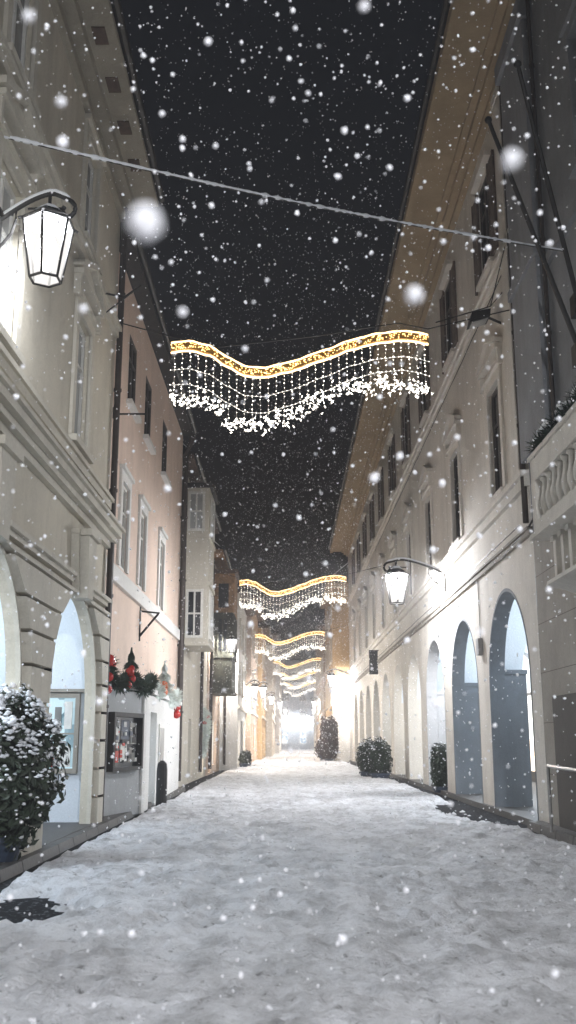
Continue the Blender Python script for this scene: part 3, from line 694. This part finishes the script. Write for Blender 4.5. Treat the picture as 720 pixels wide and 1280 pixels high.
m = MB(); m.fbox(fB, 15.95, 17.7, -.02, .03, .13, 2.35); m.build('stone_dado', 'dark_dado', bB)
m = MB(); pts = []
for i in range(48):
    s = b1_-.05-i*.145; pts.append(p(s, nn-.08+random.uniform(-.03, .03), 6.15+random.uniform(-.04, .04)))
g = thing('balcony_greenery', pts[0], 'dark fir garland under snow along the balcony rail', 'garland')
needles(m, pts, .17, 330, .15); m.build('foliage', 'needle', g, recalc=False)
m = MB(); random.seed(11)
m.tube([q+Vector((random.uniform(-.05, .05), 0, .17+random.uniform(-.03, .03))) for q in pts], [random.uniform(.012, .06) for q in pts], 8)
m.build('snow', 'snow', g, True)
m = MB()
pts = [P(662, 567, 16.2), P(656, 585, 16.6), P(641, 615, 17.6), P(620, 660, 19.0), P(600, 700, 21.5)]
pts = [Vector((XR-.06, q.y, q.z)) for q in pts]; pts[0] = Vector((XR-.5, 15.4, 6.1))
tag(MB().tube(pts, .022, 6).build('cable', 'metal'), 'dark cable sagging from the balcony corner along the cream wall', 'cable')
for (a, b, lab) in (((4.62, 14.6, 7.6), (3.2, 13.9, 11.25), 'shorter flagpole leaning out above the balcony, left one'), ((4.62, 14.5, 8.4), (3.4, 12.7, 11.35), 'flagpole leaning out above the balcony, right one')):
    fp = thing('flagpole', a, lab, 'flagpole', 'flagpoles above the balcony'); a, b = Vector(a), Vector(b)
    MB().tube([a, b], [.042, .032], 8).build('pole', 'metal', fp); MB().ball(b, .06, 10, 8).build('finial', 'metal', fp, True)
    MB().box(a.x-.1, XR, a.y-.12, a.y+.12, a.z-.25, a.z+.1).build('bracket', 'metal', fp)
# handrail, floodlight
m = MB(); m.tube([p(13.0, .35, 1.12), p(17.0, .35, 1.18)], .03, 8); m.tube([p(17.0, .35, 1.18), p(17.0, .35, .12)], .028, 8); m.tube([p(13.0, .35, 1.12), p(13.0, .35, .12)], .028, 8)
tag(m.build('handrail', plain('steel_rail', (.35, .34, .33), .35, .8)), 'thin steel handrail by the dark doorway under the balcony', 'handrail')
fl = thing('floodlight', (4.4, 20.2, 10.6), 'black floodlight with snow on top fixed to the cream wall', 'floodlight')
m = MB(); c = Vector((4.3, 20.2, 10.65))
m.hexa([c+Vector(v) for v in [(-.33, -.22, -.16), (.12, -.22, -.02), (.12, .22, -.02), (-.33, .22, -.16), (-.27, -.22, .08), (.14, -.22, .16), (.14, .22, .16), (-.27, .22, .08)]]); m.build('housing', 'metal', fl)
MB().hexa([c+Vector(v) for v in [(-.28, -.18, -.155), (.08, -.18, -.042), (.08, .18, -.042), (-.28, .18, -.155), (-.285, -.18, -.165), (.075, -.18, -.052), (.075, .18, -.052), (-.285, .18, -.165)]]).build('lens', 'glass_pale', fl)
MB().tube([c+Vector((.1, 0, .05)), Vector((XR+.02, 20.2, 10.55))], .03, 8).build('arm', 'metal', fl)
MB().hexa([c+Vector(v) for v in [(-.25, -.2, .088), (.13, -.2, .165), (.13, .2, .165), (-.25, .2, .088), (-.2, -.15, .16), (.1, -.15, .21), (.1, .15, .21), (-.2, .15, .16)]]).build('snow', 'snow', fl)

for (z, s0, s1, n, lab) in ((5.72, 19, 74, .13, 'thin cable clipped along the string course of the cream arcade'), (11.5, 19.5, 52, .03, 'thin cable running high between the window rows of the cream arcade')):
    m = MB(); m.tube([fA.p(s0+(s1-s0)*i/60, n, z+.03*noise.noise((i*.7, z, 0))) for i in range(61)], .012, 5); tag(m.build('cable', 'pipe'), lab, 'cable')
m = MB(); m.fbox(fA, 23.85, 24.15, -.01, .11, 3.6, 4.0); m.tube([fA.p(24.0, .02, 4.0), fA.p(24.02, .02, 5.44)], .012, 5); tag(m.build('junction_box', 'pier_mid'), 'grey junction box between the first two arches of the cream arcade', 'box')
# --- farther houses on the right
fr, bC = street_house('warm ochre house standing forward beyond the long arcade', 3.45, -1, 76.2, 92, 13.6, 'ochre', 21, ((4.3, 1.8), (7.6, 1.7), (10.6, 1.5)), None, .4, 'soffit')
street_house('brown house beyond the warm ochre one on the right', 3.3, -1, 92.1, 118, 12, 'brown_wall', 22, litp=.1)
street_house('grey house, farthest on the right', 3.9, -1, 118.1, 152, 11, 'cream', 23)
MB().box(3.40, 4.69, 76.12, 76.19, .0, 5.6).build('plinth', 'cream', bC)
wE = MB(); wE.box(-3.52, -3.40, 55.05, 55.19, .3, 9.5); wE.build('drainpipe', 'pipe', [o for o in COL.objects if o.get('label', '').startswith('white house end wall')][0])
pipe(b4, [(-3.62, 47.0, 10.2), (-3.62, 47.0, .3)], .08)
pipe(b3, [(-3.68, 42.6, 11.2), (-3.68, 42.6, .3)], .07)
# street end
fE = Fr(-14, 168, 1, 0, 0, -1)
bE = thing('end_house', (0, 168, 0), 'pale bluish house closing the far end of the street', 'house')
re = [(1.5+3*i-.6, 1.5+3*i+.6, z, z+1.9) for i in range(11) for z in (1.0, 4.6, 8.0)]
w = MB(); wall_sheet(w, fE, 0, 34, 0, 11, re, ()); shell(w, fE, 0, 34, 0, 11, 8); w.build('wall', 'vault', bE)
for r in re: window(fE, bE, *r, .2, 'frame_w', 'shop_cool' if r[2] < 2 else 'glass_mid', 1, 1, None, lite=True)
roof(fE, bE, 0, 34, 11, .5, 8, 'darkwood', .8)
# ------------------------------------------------------------------ street lanterns
def make_lantern(arm):
    t = bpy.data.objects.new('street_lantern', None); COL.objects.link(t)      # origin on the wall, arm to +X
    L = Vector((arm, 0, 0)); rt, rb, ztop, zbot = .36, .22, -.10, -.96; k = 6
    ang = [R(30+60*i) for i in range(k)]
    ring = lambda r, z: [L+Vector((math.cos(a)*r, math.sin(a)*r, z)) for a in ang]
    T, Bm = ring(rt, ztop), ring(rb, zbot)
    g = MB()
    for i in range(k): g.quad(T[i], T[(i+1) % k], Bm[(i+1) % k], Bm[i])
    g.add(ring(rb, zbot), [tuple(range(k))])
    g.build('glass', 'lglass', t)
    f = MB()
    for i in range(k):
        f.tube([T[i], Bm[i]], .020, 6); f.tube([T[i], T[(i+1) % k]], .024, 6); f.tube([Bm[i], Bm[(i+1) % k]], .020, 6)
        f.tube([T[i], T[i]+(T[i]-L-Vector((0, 0, ztop))).normalized()*.07+Vector((0, 0, -.03))], .02, 6)
    fo = f.build('frame', 'metal', t)
    c = MB(); R1, R2, R3 = ring(rt*1.02, ztop+.025), ring(rt*.55, ztop+.15), ring(.10, ztop+.19)
    c.add(R1+R2+R3, [(i, (i+1) % k, (i+1) % k+k, i+k) for i in range(k)]+[(i+k, (i+1) % k+k, (i+1) % k+2*k, i+2*k) for i in range(k)]+[tuple(range(2*k, 3*k))])
    c.tube([L+Vector((0, 0, ztop+.18)), L+Vector((0, 0, .34))], .025, 6)
    c.build('roof', 'metal', t)
    sn = MB(); sn.add([v+Vector((0, 0, .02)) for v in R2]+[v+Vector((0, 0, .07)) for v in R3], [(i, (i+1) % k, (i+1) % k+k, i+k) for i in range(k)]+[tuple(range(k, 2*k))]); sn.build('snow', 'snow', t)
    b = MB(); pts = []
    for i in range(15):
        u = i/14; pts.append(Vector((-.0+(arm+.28)*u, 0, -.06+.44*math.sin(min(1, u*1.12)*math.pi*.5)-(.12*max(0, u-.75)/.25 if u > .75 else 0))))
    e = pts[-1]
    for i in range(1, 12):
        a = R(90-i*28); rr = .15*(1-i*.045); pts.append(Vector((e.x+math.cos(a)*rr*.8-.02, 0, e.z-.15+math.sin(a)*rr)))
    b.tube(pts, .034, 8)
    b.tube([(-.0, 0, -.5), (arm*.12, 0, -.40), (arm*.26, 0, -.26), (arm*.34, 0, -.06), (arm*.33, 0, .08), (arm*.27, 0, .10), (arm*.25, 0, .02)], .022, 6)
    b.box(-.02, .03, -.06, .06, -.62, .12)
    b.tube([L+Vector((-.3, 0, .12)), L+Vector((0, 0, .14)), L+Vector((.22, 0, .12))], .02, 6)
    b.build('bracket', 'metal', t)
    s2 = MB(); s2.tube([q+Vector((0, 0, .045)) for q in pts[1:15]], [.035]*13+[.015], 8); s2.build('bracket_snow', 'snow', t, True)
    MB().ball(L+Vector((0, 0, -.56)), .15, 12, 10, 1.9).build('bulb', 'bulb_lamp', t, True)
    return t
lanA = make_lantern(.70); lanB = make_lantern(1.45)
def put_lantern(src, first, x, y, z, rz, label, energy, col=(1, .96, .90)):
    o = src if first else copy_tree(src); o.location = (x, y, z); o.rotation_euler = (0, 0, rz)
    tag(o, label, 'lantern', 'wall lanterns along the street')
    arm = .70 if src is lanA else 1.45
    lamp_light('lantern_light', (arm, 0, -.16), energy, col, .11, o)
    return o
nl = put_lantern(lanA, True, -3.58, 11.06, 7.92, 0, 'large lit lantern on the sage arcade house, nearest of all', 290, (.93, .96, 1)); nl.scale = (.88, .88, .88)
put_lantern(lanB, True, XR-.02, 29.0, 6.5, R(180), 'lit lantern on a long scrolled arm on the cream arcade building', 3200, (.97, .98, 1))
put_lantern(lanB, False, XR-.02, 73.2, 6.3, R(180), 'distant lit lantern at the far end of the cream arcade building', 750)
put_lantern(lanA, False, -2.43, 72.5, 5.4, 0, 'small distant lantern added for far glow on the sixth house on the left', 1100, (1, .9, .76))  # added lamp, raises the glow down the street
put_lantern(lanA, False, -2.08, 87.5, 5.4, 0, 'small distant lantern added for far glow on the ochre house on the left', 1300, (1, .9, .76))  # likewise added for the far glow
put_lantern(lanA, False, -.98, 132, 5.6, 0, 'tiny distant lantern added for far glow on the pale house at the far left', 2200, (1, .95, .88))  # another lamp added for the distant glow
put_lantern(lanA, False, 3.28, 103, 5.6, R(180), 'small distant lantern added for far glow on the brown house on the right', 1700, (1, .92, .82))  # added on the right for the same glow
bl = put_lantern(lanA, False, -2.72, 48.1, 6.4, R(-90), 'lit lantern on the near side of the dark lattice bay', 500, (1, .9, .76)); bl.scale = (.72, .72, .72)
put_lantern(lanA, False, -2.76, 63.5, 5.0, 0, 'small distant lit lantern on the white house', 1100, (1, .88, .72))
put_lantern(lanA, False, -1.48, 106, 5.6, 0, 'farthest lit lantern on the left, on the cream house', 2200)
put_lantern(lanA, False, -3.72, 53.9, 6.2, 0, 'lantern hidden behind the dark lattice bay, shining on the white end wall', 2600, (1, .93, .84))
put_lantern(lanA, False, -1.0, 167.9, 5.5, R(-90), 'lantern added to brighten the house closing the street, left one', 2200, (.88, .95, 1))  # added pair, brightens the house at the street end
put_lantern(lanA, False, 4.0, 167.9, 5.5, R(-90), 'lantern added to brighten the house closing the street, right one', 2200, (.88, .95, 1))
put_lantern(lanA, False, 3.88, 128, 5.6, R(180), 'farthest lit lantern on the right, on the grey house', 2600, (.9, .96, 1))

put_lantern(lanB, False, XR-.02, -5.0, 7.2, R(180), 'unseen lantern added behind the camera to light the foreground', 4200, (.95, .97, 1))  # added lamp out of view, lights foreground snow, flakes and near left house

# arcade ceiling lamps
o = bpy.data.objects.new('arcade_lamp', None); COL.objects.link(o)
MB().tube([(0, 0, 0), (0, 0, -.05)], .2, 16).build('mount', 'metal', o); MB().ball((0, 0, -.10), .17, 14, 8, .6).build('shade', 'lampdisc', o, True)
al = o
def put_arc(first, loc, label, e, col):
    q = al if first else copy_tree(al); q.location = loc; tag(q, label, 'lamp', 'ceiling lamps in the arcades')
    lamp_light('arcade_light', (0, 0, -.4), e, col, .15, q)
put_arc(True, (-5.7, 16.2, 4.34), 'round ceiling lamp in the sage arcade behind its last arch', 170, (.80, .90, 1))
put_arc(False, (-5.7, 11.2, 4.34), 'round ceiling lamp in the sage arcade behind the half hidden arch', 170, (.80, .90, 1))
cool = [(.70, .86, 1), (.74, .88, 1), (.92, .95, 1), (1, .88, .74), (1, .88, .74), (1, .9, .8)]
nth = ['nearest', 'second', 'third', 'fourth', 'fifth', 'sixth']
for i in range(6): put_arc(False, (XR+2.6, bays[i]+.0, 5.15), 'round ceiling lamp in the cream arcade, behind its %s arch' % nth[i], [150, 170, 170, 150, 150, 130][i], cool[i])

# ------------------------------------------------------------------ Christmas light curtains across the street
KEY = [(0, 428), (.07, 425), (.15, 432), (.22, 448), (.29, 461), (.36, 463), (.46, 455), (.6, 438), (.7, 424), (.8, 415), (.9, 411), (.96, 413), (1, 417)]
def cz(u):
    for (a, ya), (b, yb) in zip(KEY, KEY[1:]):
        if a <= u <= b:
            t = (u-a)/(b-a); t = t*t*(3-2*t)*.4+t*.6; return (430-(ya+(yb-ya)*t))*.0155
    return (430-417)*.0155
def make_net():
    t = bpy.data.objects.new('light_curtain', None); COL.objects.link(t)
    random.seed(5); W = 5.25; X = lambda u: -W/2+W*u
    U = [i/60 for i in range(61)]
    for dz in (.01, -.20):
        MB().tube([(X(u), 0, cz(u)+dz+.006*math.sin(u*97+dz*9)) for u in U], .021, 6).build('rope_light', 'gold', t)
    m = MB()
    for a, b in zip(U, U[1:]):
        za, zb = cz(a), cz(b)
        m.hexa([(X(a), -.04, za-.165), (X(b), -.04, zb-.165), (X(b), .04, zb-.165), (X(a), .04, za-.165), (X(a), -.04, za-.025), (X(b), -.04, zb-.025), (X(b), .04, zb-.025), (X(a), .04, za-.025)])
    f = m.build('foil_band', 'foil', t)
    m = MB()
    for i in range(750):
        u = random.random(); m.octa((X(u), random.choice((-.05, .05)), cz(u)-random.uniform(.03, .16)), .014)
    m.build('band_bulb_string', 'gold_pale', f)
    n = 33
    for i in range(n):
        u = (i+.5)/n; ln = .98+.14*math.sin(u*7)+random.uniform(-.09, .09); zt = cz(u)-.2
        s = MB(); s.tube([(X(u), 0, zt), (X(u), 0, zt-ln)], .0045, 4, False)
        so = s.build('light_strand', 'wire', t)
        b = MB(); k = int(ln/.09)
        for j in range(k): b.octa((X(u)+random.uniform(-.012, .012), random.uniform(-.012, .012), zt-(j+random.uniform(.2, .8))*ln/k), random.choice((.007, .010, .014)))
        b.build('bulbs', 'bulb_w', so)
        b = MB(); c = Vector((X(u), 0, zt-ln))
        for q in range(13):
            e = c+Vector((random.gauss(0, .07), random.gauss(0, .04), random.gauss(.02, .085)))
            for w in range(3):
                d = Vector((random.gauss(0, 1), random.gauss(0, .5), random.gauss(0, 1))).normalized()*random.uniform(.03, .06)
                o_ = d.orthogonal().normalized()*.006; b.add([e-o_, e+o_, e+d], [(0, 1, 2)]); b.add([e-o_.cross(d).normalized()*.006, e+o_.cross(d).normalized()*.006, e+d], [(0, 1, 2)])
            b.octa(e, .0125)
        b.build('star', 'star', so, recalc=False)
    for fr_ in (.4, .74):
        m = MB(); m.tube([(X(u), 0, cz(u)-.2-fr_*(1.05+.1*math.sin(u*6))*(.9)) for u in U], .006, 4); m.build('cross_wire', 'wire_lit', t)
        b = MB()
        for u in U: b.octa((X(u), -.01, cz(u)-.2-fr_*(1.05+.1*math.sin(u*6))*.9), .008)
        b.build('bulbs', 'bulb_w', t)
    cb = MB(); cb.tube([(-W/2-1.3, 0, .55), (-W/2, 0, .18), (-W/2+.9, 0, -.06), (.4, 0, .2), (W/2-.6, 0, .48), (W/2, 0, .35), (W/2+1.75, 0, .78)], .012, 6)
    cb.build('support_cable', 'metal', t)
    return t
net = make_net()
nets = [(.24, 18.8, 9.46), (.24, 48, 9.2), (.12, 73.5, 9.2), (.9, 98, 9.2), (1.5, 120, 9.4), (2.0, 141, 9.4)]
names = ['nearest wavy curtain of fairy lights under a gold band', 'second wavy curtain of fairy lights, above the lattice bay', 'third wavy curtain of fairy lights down the street', 'fourth wavy light curtain, small in the distance', 'fifth wavy light curtain, far down the street', 'farthest light curtain, just above the street end']
for i, (x, y, z) in enumerate(nets):
    o = net if i == 0 else copy_tree(net); o.location = (x, y, z)
    if i: o.scale = (1, 1, 1)
    tag(o, names[i], 'light curtain', 'light curtains across the street')

# snowy wire across the street
a, b = Vector((-3.6, 10.9, 8.95)), Vector((4.7, 15.2, 9.65)); random.seed(9)
pts = []; rs = []
for i in range(501):
    u = i/500; q = a.lerp(b, u)+Vector((0, 0, -.10*math.sin(math.pi*u))); pts.append(q)
    sn = noise.noise((u*95, 3.1, 0))*.020+noise.noise((u*21, 1.1, 0))*.012+.023
    if u > .87: sn = .018+.006*noise.noise((u*40, 1, 0))
    rs.append(max(.008, sn))
sw = thing('overhead_wire', a, 'snow covered wire slung across the street above the first lantern', 'wire')
MB().tube([q+Vector((0, 0, -.012)) for q in pts], .009, 6).build('cable', 'metal', sw)
MB().tube([q+Vector((0, 0, .006)) for q in pts], rs, 8).build('snow', 'snow', sw, True)
# small guy wires on the right wall
m = MB(); m.tube([P(545, 403, 18.7), P(613, 383, 20.2), (XR, 19.6, 11.1)], .012, 5); m.tube([P(613, 383, 20.2), (XR, 19.0, 12.2)], .012, 5)
tag(m.build('guy_wire', 'metal'), 'forked guy wire fixing the light curtain to the cream wall', 'wire')
# wall box and wires on the sage house
m = MB(); f1p = f1.p
m.tube([f1p(17.3, .05, 9.9), f1p(17.2, .5, 9.75), f1p(17.0, .85, 9.9)], .02, 6).tube([f1p(17.3, .05, 9.4), f1p(17.0, .85, 9.9)], .015, 6)
tag(m.build('wire_bracket', 'metal'), 'iron bracket carrying wires on the sage house', 'bracket')

# ------------------------------------------------------------------ shrubs
def shrub(c, rx, rz, nleaf, nsnow, label, cat, pot=None, leaf='leaf', ls=.07, sd=1, group=None, ls2=(.03, .075), boxy=False):
    rnd = random.Random(sd); c = Vector(c)
    t = thing('potted_shrub' if pot else 'shrub', (c.x, c.y, 0.05), label, cat, group)
    m = MB(); sn = MB()
    def surf():
        while True:
            d = Vector((rnd.gauss(0, 1), rnd.gauss(0, 1), rnd.gauss(0, 1))).normalized()
            k = 1+.22*noise.noise(d*2.3+Vector((sd, 0, 0)))+.14*noise.noise(d*5+Vector((0, sd, 0)))
            if boxy: k *= 1/max(.75, (abs(d.x)**4+abs(d.y)**4+abs(d.z)**4)**.25)
            return d, k
    for i in range(nleaf):
        d, k = surf(); r = k*rnd.uniform(.55, 1.02)
        q = c+Vector((d.x*rx*r, d.y*rx*r, d.z*rz*r))
        n = (d+Vector((rnd.uniform(-.8, .8), rnd.uniform(-.8, .8), rnd.uniform(-.4, .8)))).normalized()
        u = n.orthogonal().normalized(); w = n.cross(u); a = rnd.uniform(0, 6.28); u, w = u*math.cos(a)+w*math.sin(a), w*math.cos(a)-u*math.sin(a)
        L = ls*rnd.uniform(.7, 1.3); m.add([q-u*L, q-w*L*.45+n*.01, q+u*L, q+w*L*.45+n*.01], [(0, 1, 2, 3)])
    for i in range(max(8, nleaf//160)):
        d, k = surf(); m.tube([c+Vector((0, 0, -rz*.7)), c+Vector((d.x*rx*.5, d.y*rx*.5, d.z*rz*.4)), c+Vector((d.x*rx*.85*k, d.y*rx*.85*k, d.z*rz*.85*k))], [.02, .014, .005], 4)
    m.build('foliage', leaf, t, recalc=False)
    i = 0
    while i < nsnow:
        d, k = surf()
        if rnd.random() > max(.06, (d.z+.55)): continue
        q = c+Vector((d.x*rx, d.y*rx, d.z*rz))*k*rnd.uniform(.86, 1.03)+Vector((0, 0, .03))
        nv = noise.noise(q*4.5+Vector((sd, 0, 0)))+.45*max(0, d.z)
        if nv < .08: continue
        i += 1; sn.ball(q, (ls2[0]+(ls2[1]-ls2[0])*min(1, nv*1.3)*rnd.uniform(.4, 1.3)), 7, 5, rnd.uniform(.4, .7), .35)
    sn.build('snow', 'snow', t, True)
    if pot:
        pr, pz = pot; b = MB(); b.tube([(c.x, c.y, .05), (c.x, c.y, pz-.08), (c.x, c.y, pz-.08), (c.x, c.y, pz)], [pr*.8, pr*.95, pr*1.05, pr*1.05], 20); b.build('pot', 'blue_pot', t, False)
    return t
shrub((-3.78, 13.0, 1.2), .86, 1.03, 9000, 1500, 'big round shrub heaped with snow before the sage arcade', 'shrub', (.45, .45), sd=4, ls2=(.018, .05))
shrub((3.42, 43.0, .84), .52, .76, 3600, 110, 'left one of two dark snowy shrubs before the far arcade', 'shrub', (.4, .3), sd=5, ls2=(.015, .05), group='shrubs before the cream arcade')
shrub((3.72, 41.2, .86), .50, .80, 3600, 110, 'right one of two dark snowy shrubs before the far arcade', 'shrub', (.4, .3), sd=6, ls2=(.015, .05), group='shrubs before the cream arcade')
shrub((4.66, 31.0, .80), .30, .66, 3000, 40, 'small upright dark shrub in a pot by the third arch', 'shrub', (.27, .22), sd=7, ls=.05, ls2=(.02, .04), boxy=True)
shrub((3.05, 74.5, 1.7), .62, 1.5, 4200, 12, 'tall russet shrub before the warm ochre house', 'shrub', (.35, .25), 'russet', .12, 8, boxy=True)
shrub((2.75, 76.5, 1.0), .7, .8, 1500, 30, 'low russet shrub at the foot of the tall one', 'shrub', (.4, .5), 'russet', .1, 9)
for i, (x, y) in enumerate([(-2.4, 58.2), (-2.3, 61.0)]):
    shrub((x-.15, y, .6), .26, .4, 900, 50, ['nearer small potted shrub before the white house', 'farther small potted shrub before the white house'][i], 'shrub', (.25, .3), sd=20+i, ls2=(.012, .03), group='small potted shrubs on the left')

# ------------------------------------------------------------------ ground
m = MB(); m.box(-200, 200, -60, 400, -.5, 0); tag(m.build('road', 'road'), kind='structure')
rp = random.Random(31); DENT = {}
for i in range(1500):
    x = rp.uniform(-3.3, 4.3); y = rp.uniform(4.5, 40) if i > 700 else rp.uniform(4.5, 18)
    dn = (x, y, rp.uniform(.05, .16), rp.uniform(.02, .065), rp.uniform(0, 3.14), rp.uniform(1.2, 2.6))
    for a in (-1, 0, 1):
        for c in (-1, 0, 1): DENT.setdefault((int(x*2+50)+a, int(y*2)+c), []).append(dn)
def snow_h(x, y):
    h = .11+.045*noise.noise((x*.8, y*.5, 0))+.036*noise.noise((x*2.4, y*1.7, 4))
    if y < 45:
        wv = noise.noise((x*1.1, y*.8, 20)); k = .6+.9*max(0, wv+.3)
        h += k*(.040*noise.noise((x*5.1, y*4.2, 9))+.030*noise.noise((x*9.5, y*8, 2))+.014*noise.noise((x*19, y*17, 6)))
        h += k*.04*(abs(noise.noise((x*4.2, y*3.4, 33)))-.25)
        for (a, c, r, dp, th, el) in DENT.get((int(x*2+50), int(y*2)), ()):
            u, v = x-a, y-c; u, v = (u*math.cos(th)+v*math.sin(th)), (v*math.cos(th)-u*math.sin(th))*el
            q = (u*u+v*v)/(r*r)
            if q < 2.2: h += 1.3*dp*(-math.exp(-q*1.8)+.35*math.exp(-(q-1.4)**2*4))
    for x0, wd_ in ((-.95+.25*math.sin(y*.11), .24), (.75+.25*math.sin(y*.11), .24), (1.9+.2*math.sin(y*.17+1), .35)):
        h -= .032*math.exp(-((x-x0+.06*noise.noise((y*.9, x0, 0)))/wd_)**2)
    e = ((x-4.25)/1.05)**2+((y-22.8)/4.2)**2      # wet patch kept clear along the right arcade
    wp = max(0, 1.0-e*.9+.5*noise.noise((x*2, y*1.2, 7)))
    if wp > 0: h -= min(.17, .30*wp)*(1+.5*noise.noise((x*6, y*4, 8))); h += .075*noise.noise((x*11, y*7, 3))+.03*noise.noise((x*23, y*15, 3))
    br = 0
    for (a, c, rx, ry, k) in ((-2.85, 9.75, 1.05, 1.15, .2),):
        br = max(br, k*min(1, max(0, 1.25-((x-a)/rx)**2-((y-c)/ry)**2+.8*noise.noise((x*2.2, y*2.2, 3)))))
    if br: h -= br*(1+.5*noise.noise((x*7, y*7, 1))); h += .05*noise.noise((x*12, y*9, 5))
    h -= .32*max(0, (-3.0-x+.12*noise.noise((y*1.3, 2, 2)))/.3)*(1 if y < 34 else .5)      # gutter along the left kerb
    h -= .28*max(0, (x-4.05+.15*noise.noise((y*1.1, 5, 2)))/.35)*(1 if y > 17 else .3)
    return h
def grid(name, x0, x1, y0, y1, dx, dy):
    nx, ny = int((x1-x0)/dx)+1, int((y1-y0)/dy)+1
    vs = [(x0+(x1-x0)*i/nx, y0+(y1-y0)*j/ny) for j in range(ny+1) for i in range(nx+1)]
    g = MB(); g.v = [(x, y, snow_h(x, y)) for x, y in vs]
    g.f = [(j*(nx+1)+i, j*(nx+1)+i+1, (j+1)*(nx+1)+i+1, (j+1)*(nx+1)+i) for j in range(ny) for i in range(nx)]
    return g
# one continuous sheet: rows get longer with distance
ys = []; y = -1.
while y < 168:
    ys.append(y); y += .05 if 4 < y < 14 else (.09 if y < 26 else min(2.5, .09+(y-26)*.02))
    if y < 4 and len(ys) and ys[-1] < 4: y += .1
nx = 150; g = MB()
for y in ys:
    for i in range(nx+1):
        x = -3.6+8.3*i/nx; g.v.append((x, y, snow_h(x, y)))
for j in range(len(ys)-1):
    for i in range(nx): k = j*(nx+1)+i; g.f.append((k, k+1, k+nx+2, k+nx+1))
tag(g.build('snow_ground', 'street_snow', None, True), kind='structure')
m = MB()
s = 2.
while s < 19.0:
    m.hexa([(4.40, s, 0), (4.69, s, 0), (4.69, s+.97, 0), (4.40, s+.97, 0), (4.42, s, .15), (4.69, s, .15), (4.69, s+.97, .15), (4.42, s+.97, .15)]); s += 1.0
tag(m.build('kerb', 'kerb'), kind='structure')
m = MB(); s = 1.
while s < 33.0:
    m.hexa([(-3.71, s, 0), (-3.30, s, 0), (-3.30, s+.97, 0), (-3.71, s+.97, 0), (-3.71, s, .13), (-3.33, s, .13), (-3.33, s+.97, .13), (-3.71, s+.97, .13)]); s += 1.0
tag(m.build('kerb', 'kerb'), kind='structure')

# ------------------------------------------------------------------ falling snow
random.seed(42); m = MB()
def flake(c, r):
    x, y, z = c; k = len(m.v); a = [random.uniform(.7, 1.2)*r for _ in range(6)]; t = random.uniform(-.3, .3)*r
    m.v += [(x+a[0], y, z+t), (x-a[1], y, z-t), (x, y+a[2], z), (x, y-a[3], z), (x+t, y, z+a[4]*1.3), (x-t, y, z-a[5]*1.3)]
    m.f += [tuple(k+i for i in f) for f in ((0, 2, 4), (2, 1, 4), (1, 3, 4), (3, 0, 4), (2, 0, 5), (1, 2, 5), (3, 1, 5), (0, 3, 5))]
for i in range(44000):
    y = 2.2+(random.random()**1.15*40 if i < 15000 else 20+random.random()*110); hw = min(3.3, y*.36+.3) if y < 70 else 2.4
    x = random.uniform(-hw, min(hw*1.2, 4.3)); z = random.uniform(.2, min(17.5, 2+y*.95))
    r = random.choice((.0035, .0045, .0055, .007, .0085, .012))*(.75 if y < 6 else 1 if y < 10 else 1.25 if y < 45 else 2.0)
    if y < 9: m.ball((x, y, z), r, 7, 5, random.uniform(.7, 1.1), .25)
    else: flake((x, y, z), r)
for px, py, d, r in [(182, 277, .62, .0105), (640, 200, .85, .008), (518, 369, .95, .008), (228, 390, 1.4, .006), (468, 597, 1.8, .008), (104, 386, 1.5, .006), (76, 127, 1.3, .006), (455, 8, 1.3, .006), (36, 20, 1.1, .006), (78, 178, 1.6, .009), (500, 570, 2.2, .008), (260, 52, 2.3, .008), (600, 790, 1.5, .005)]:
    q = P(px, py, d); m.ball(q, r, 8, 6, 1, .15)
tag(m.build('falling_snow', 'flake', None, False, False), 'white snowflakes falling all over the street', 'snow', kind='stuff')

# ------------------------------------------------------------------ haze
HAZE = 0.0026
if HAZE > 0:
    hz = MB().box(-16, 18, -4, 166, -1.2, 24).build('haze', 'white')
    hm = bpy.data.materials.new('haze_air'); hm.use_nodes = True; nt = hm.node_tree; nt.nodes.remove(nt.nodes['Principled BSDF'])
    v = N(nt, 'ShaderNodeVolumePrincipled'); v.inputs['Color'].default_value = (.95, .96, 1, 1); v.inputs['Density'].default_value = HAZE
    nt.links.new(v.outputs[0], nt.nodes['Material Output'].inputs['Volume']); hz.data.materials[0] = hm
    tag(hz, 'thin snowy haze filling the street', 'haze', kind='stuff')

# ------------------------------------------------------------------ sky, moon-dim sun, camera
wd = bpy.data.worlds.new('World'); sc.world = wd; wd.use_nodes = True; nt = wd.node_tree
bg = nt.nodes['Background']; sky = nt.nodes.new('ShaderNodeTexSky'); sky.sky_type = 'NISHITA'; sky.sun_disc = False
sky.sun_elevation = R(-3.0); sky.sun_rotation = R(200); sky.air_density = 1.0; sky.dust_density = 2.0
nt.links.new(sky.outputs[0], bg.inputs[0]); bg.inputs[1].default_value = .10
cam = bpy.data.cameras.new('camera'); co = bpy.data.objects.new('camera', cam); COL.objects.link(co)
cam.sensor_fit = 'VERTICAL'; cam.sensor_height = 36; cam.sensor_width = 36; cam.lens = F/1280*36
co.location = (0, 0, EYE); co.rotation_euler = (R(90)+TH, 0, 0); cam.clip_end = 1000; cam.clip_start = .05
cam.dof.use_dof = True; cam.dof.focus_distance = 20; cam.dof.aperture_fstop = 2.6
sc.camera = co
sc.view_settings.view_transform = 'Standard'; sc.view_settings.look = 'None'; sc.view_settings.exposure = .32; sc.view_settings.gamma = 1
sc.cycles.use_denoising = True
sc.cycles.max_bounces = 6; sc.cycles.diffuse_bounces = 3; sc.cycles.volume_bounces = 0; sc.cycles.transparent_max_bounces = 12
sc.cycles.sample_clamp_indirect = 6; sc.cycles.sample_clamp_direct = 0
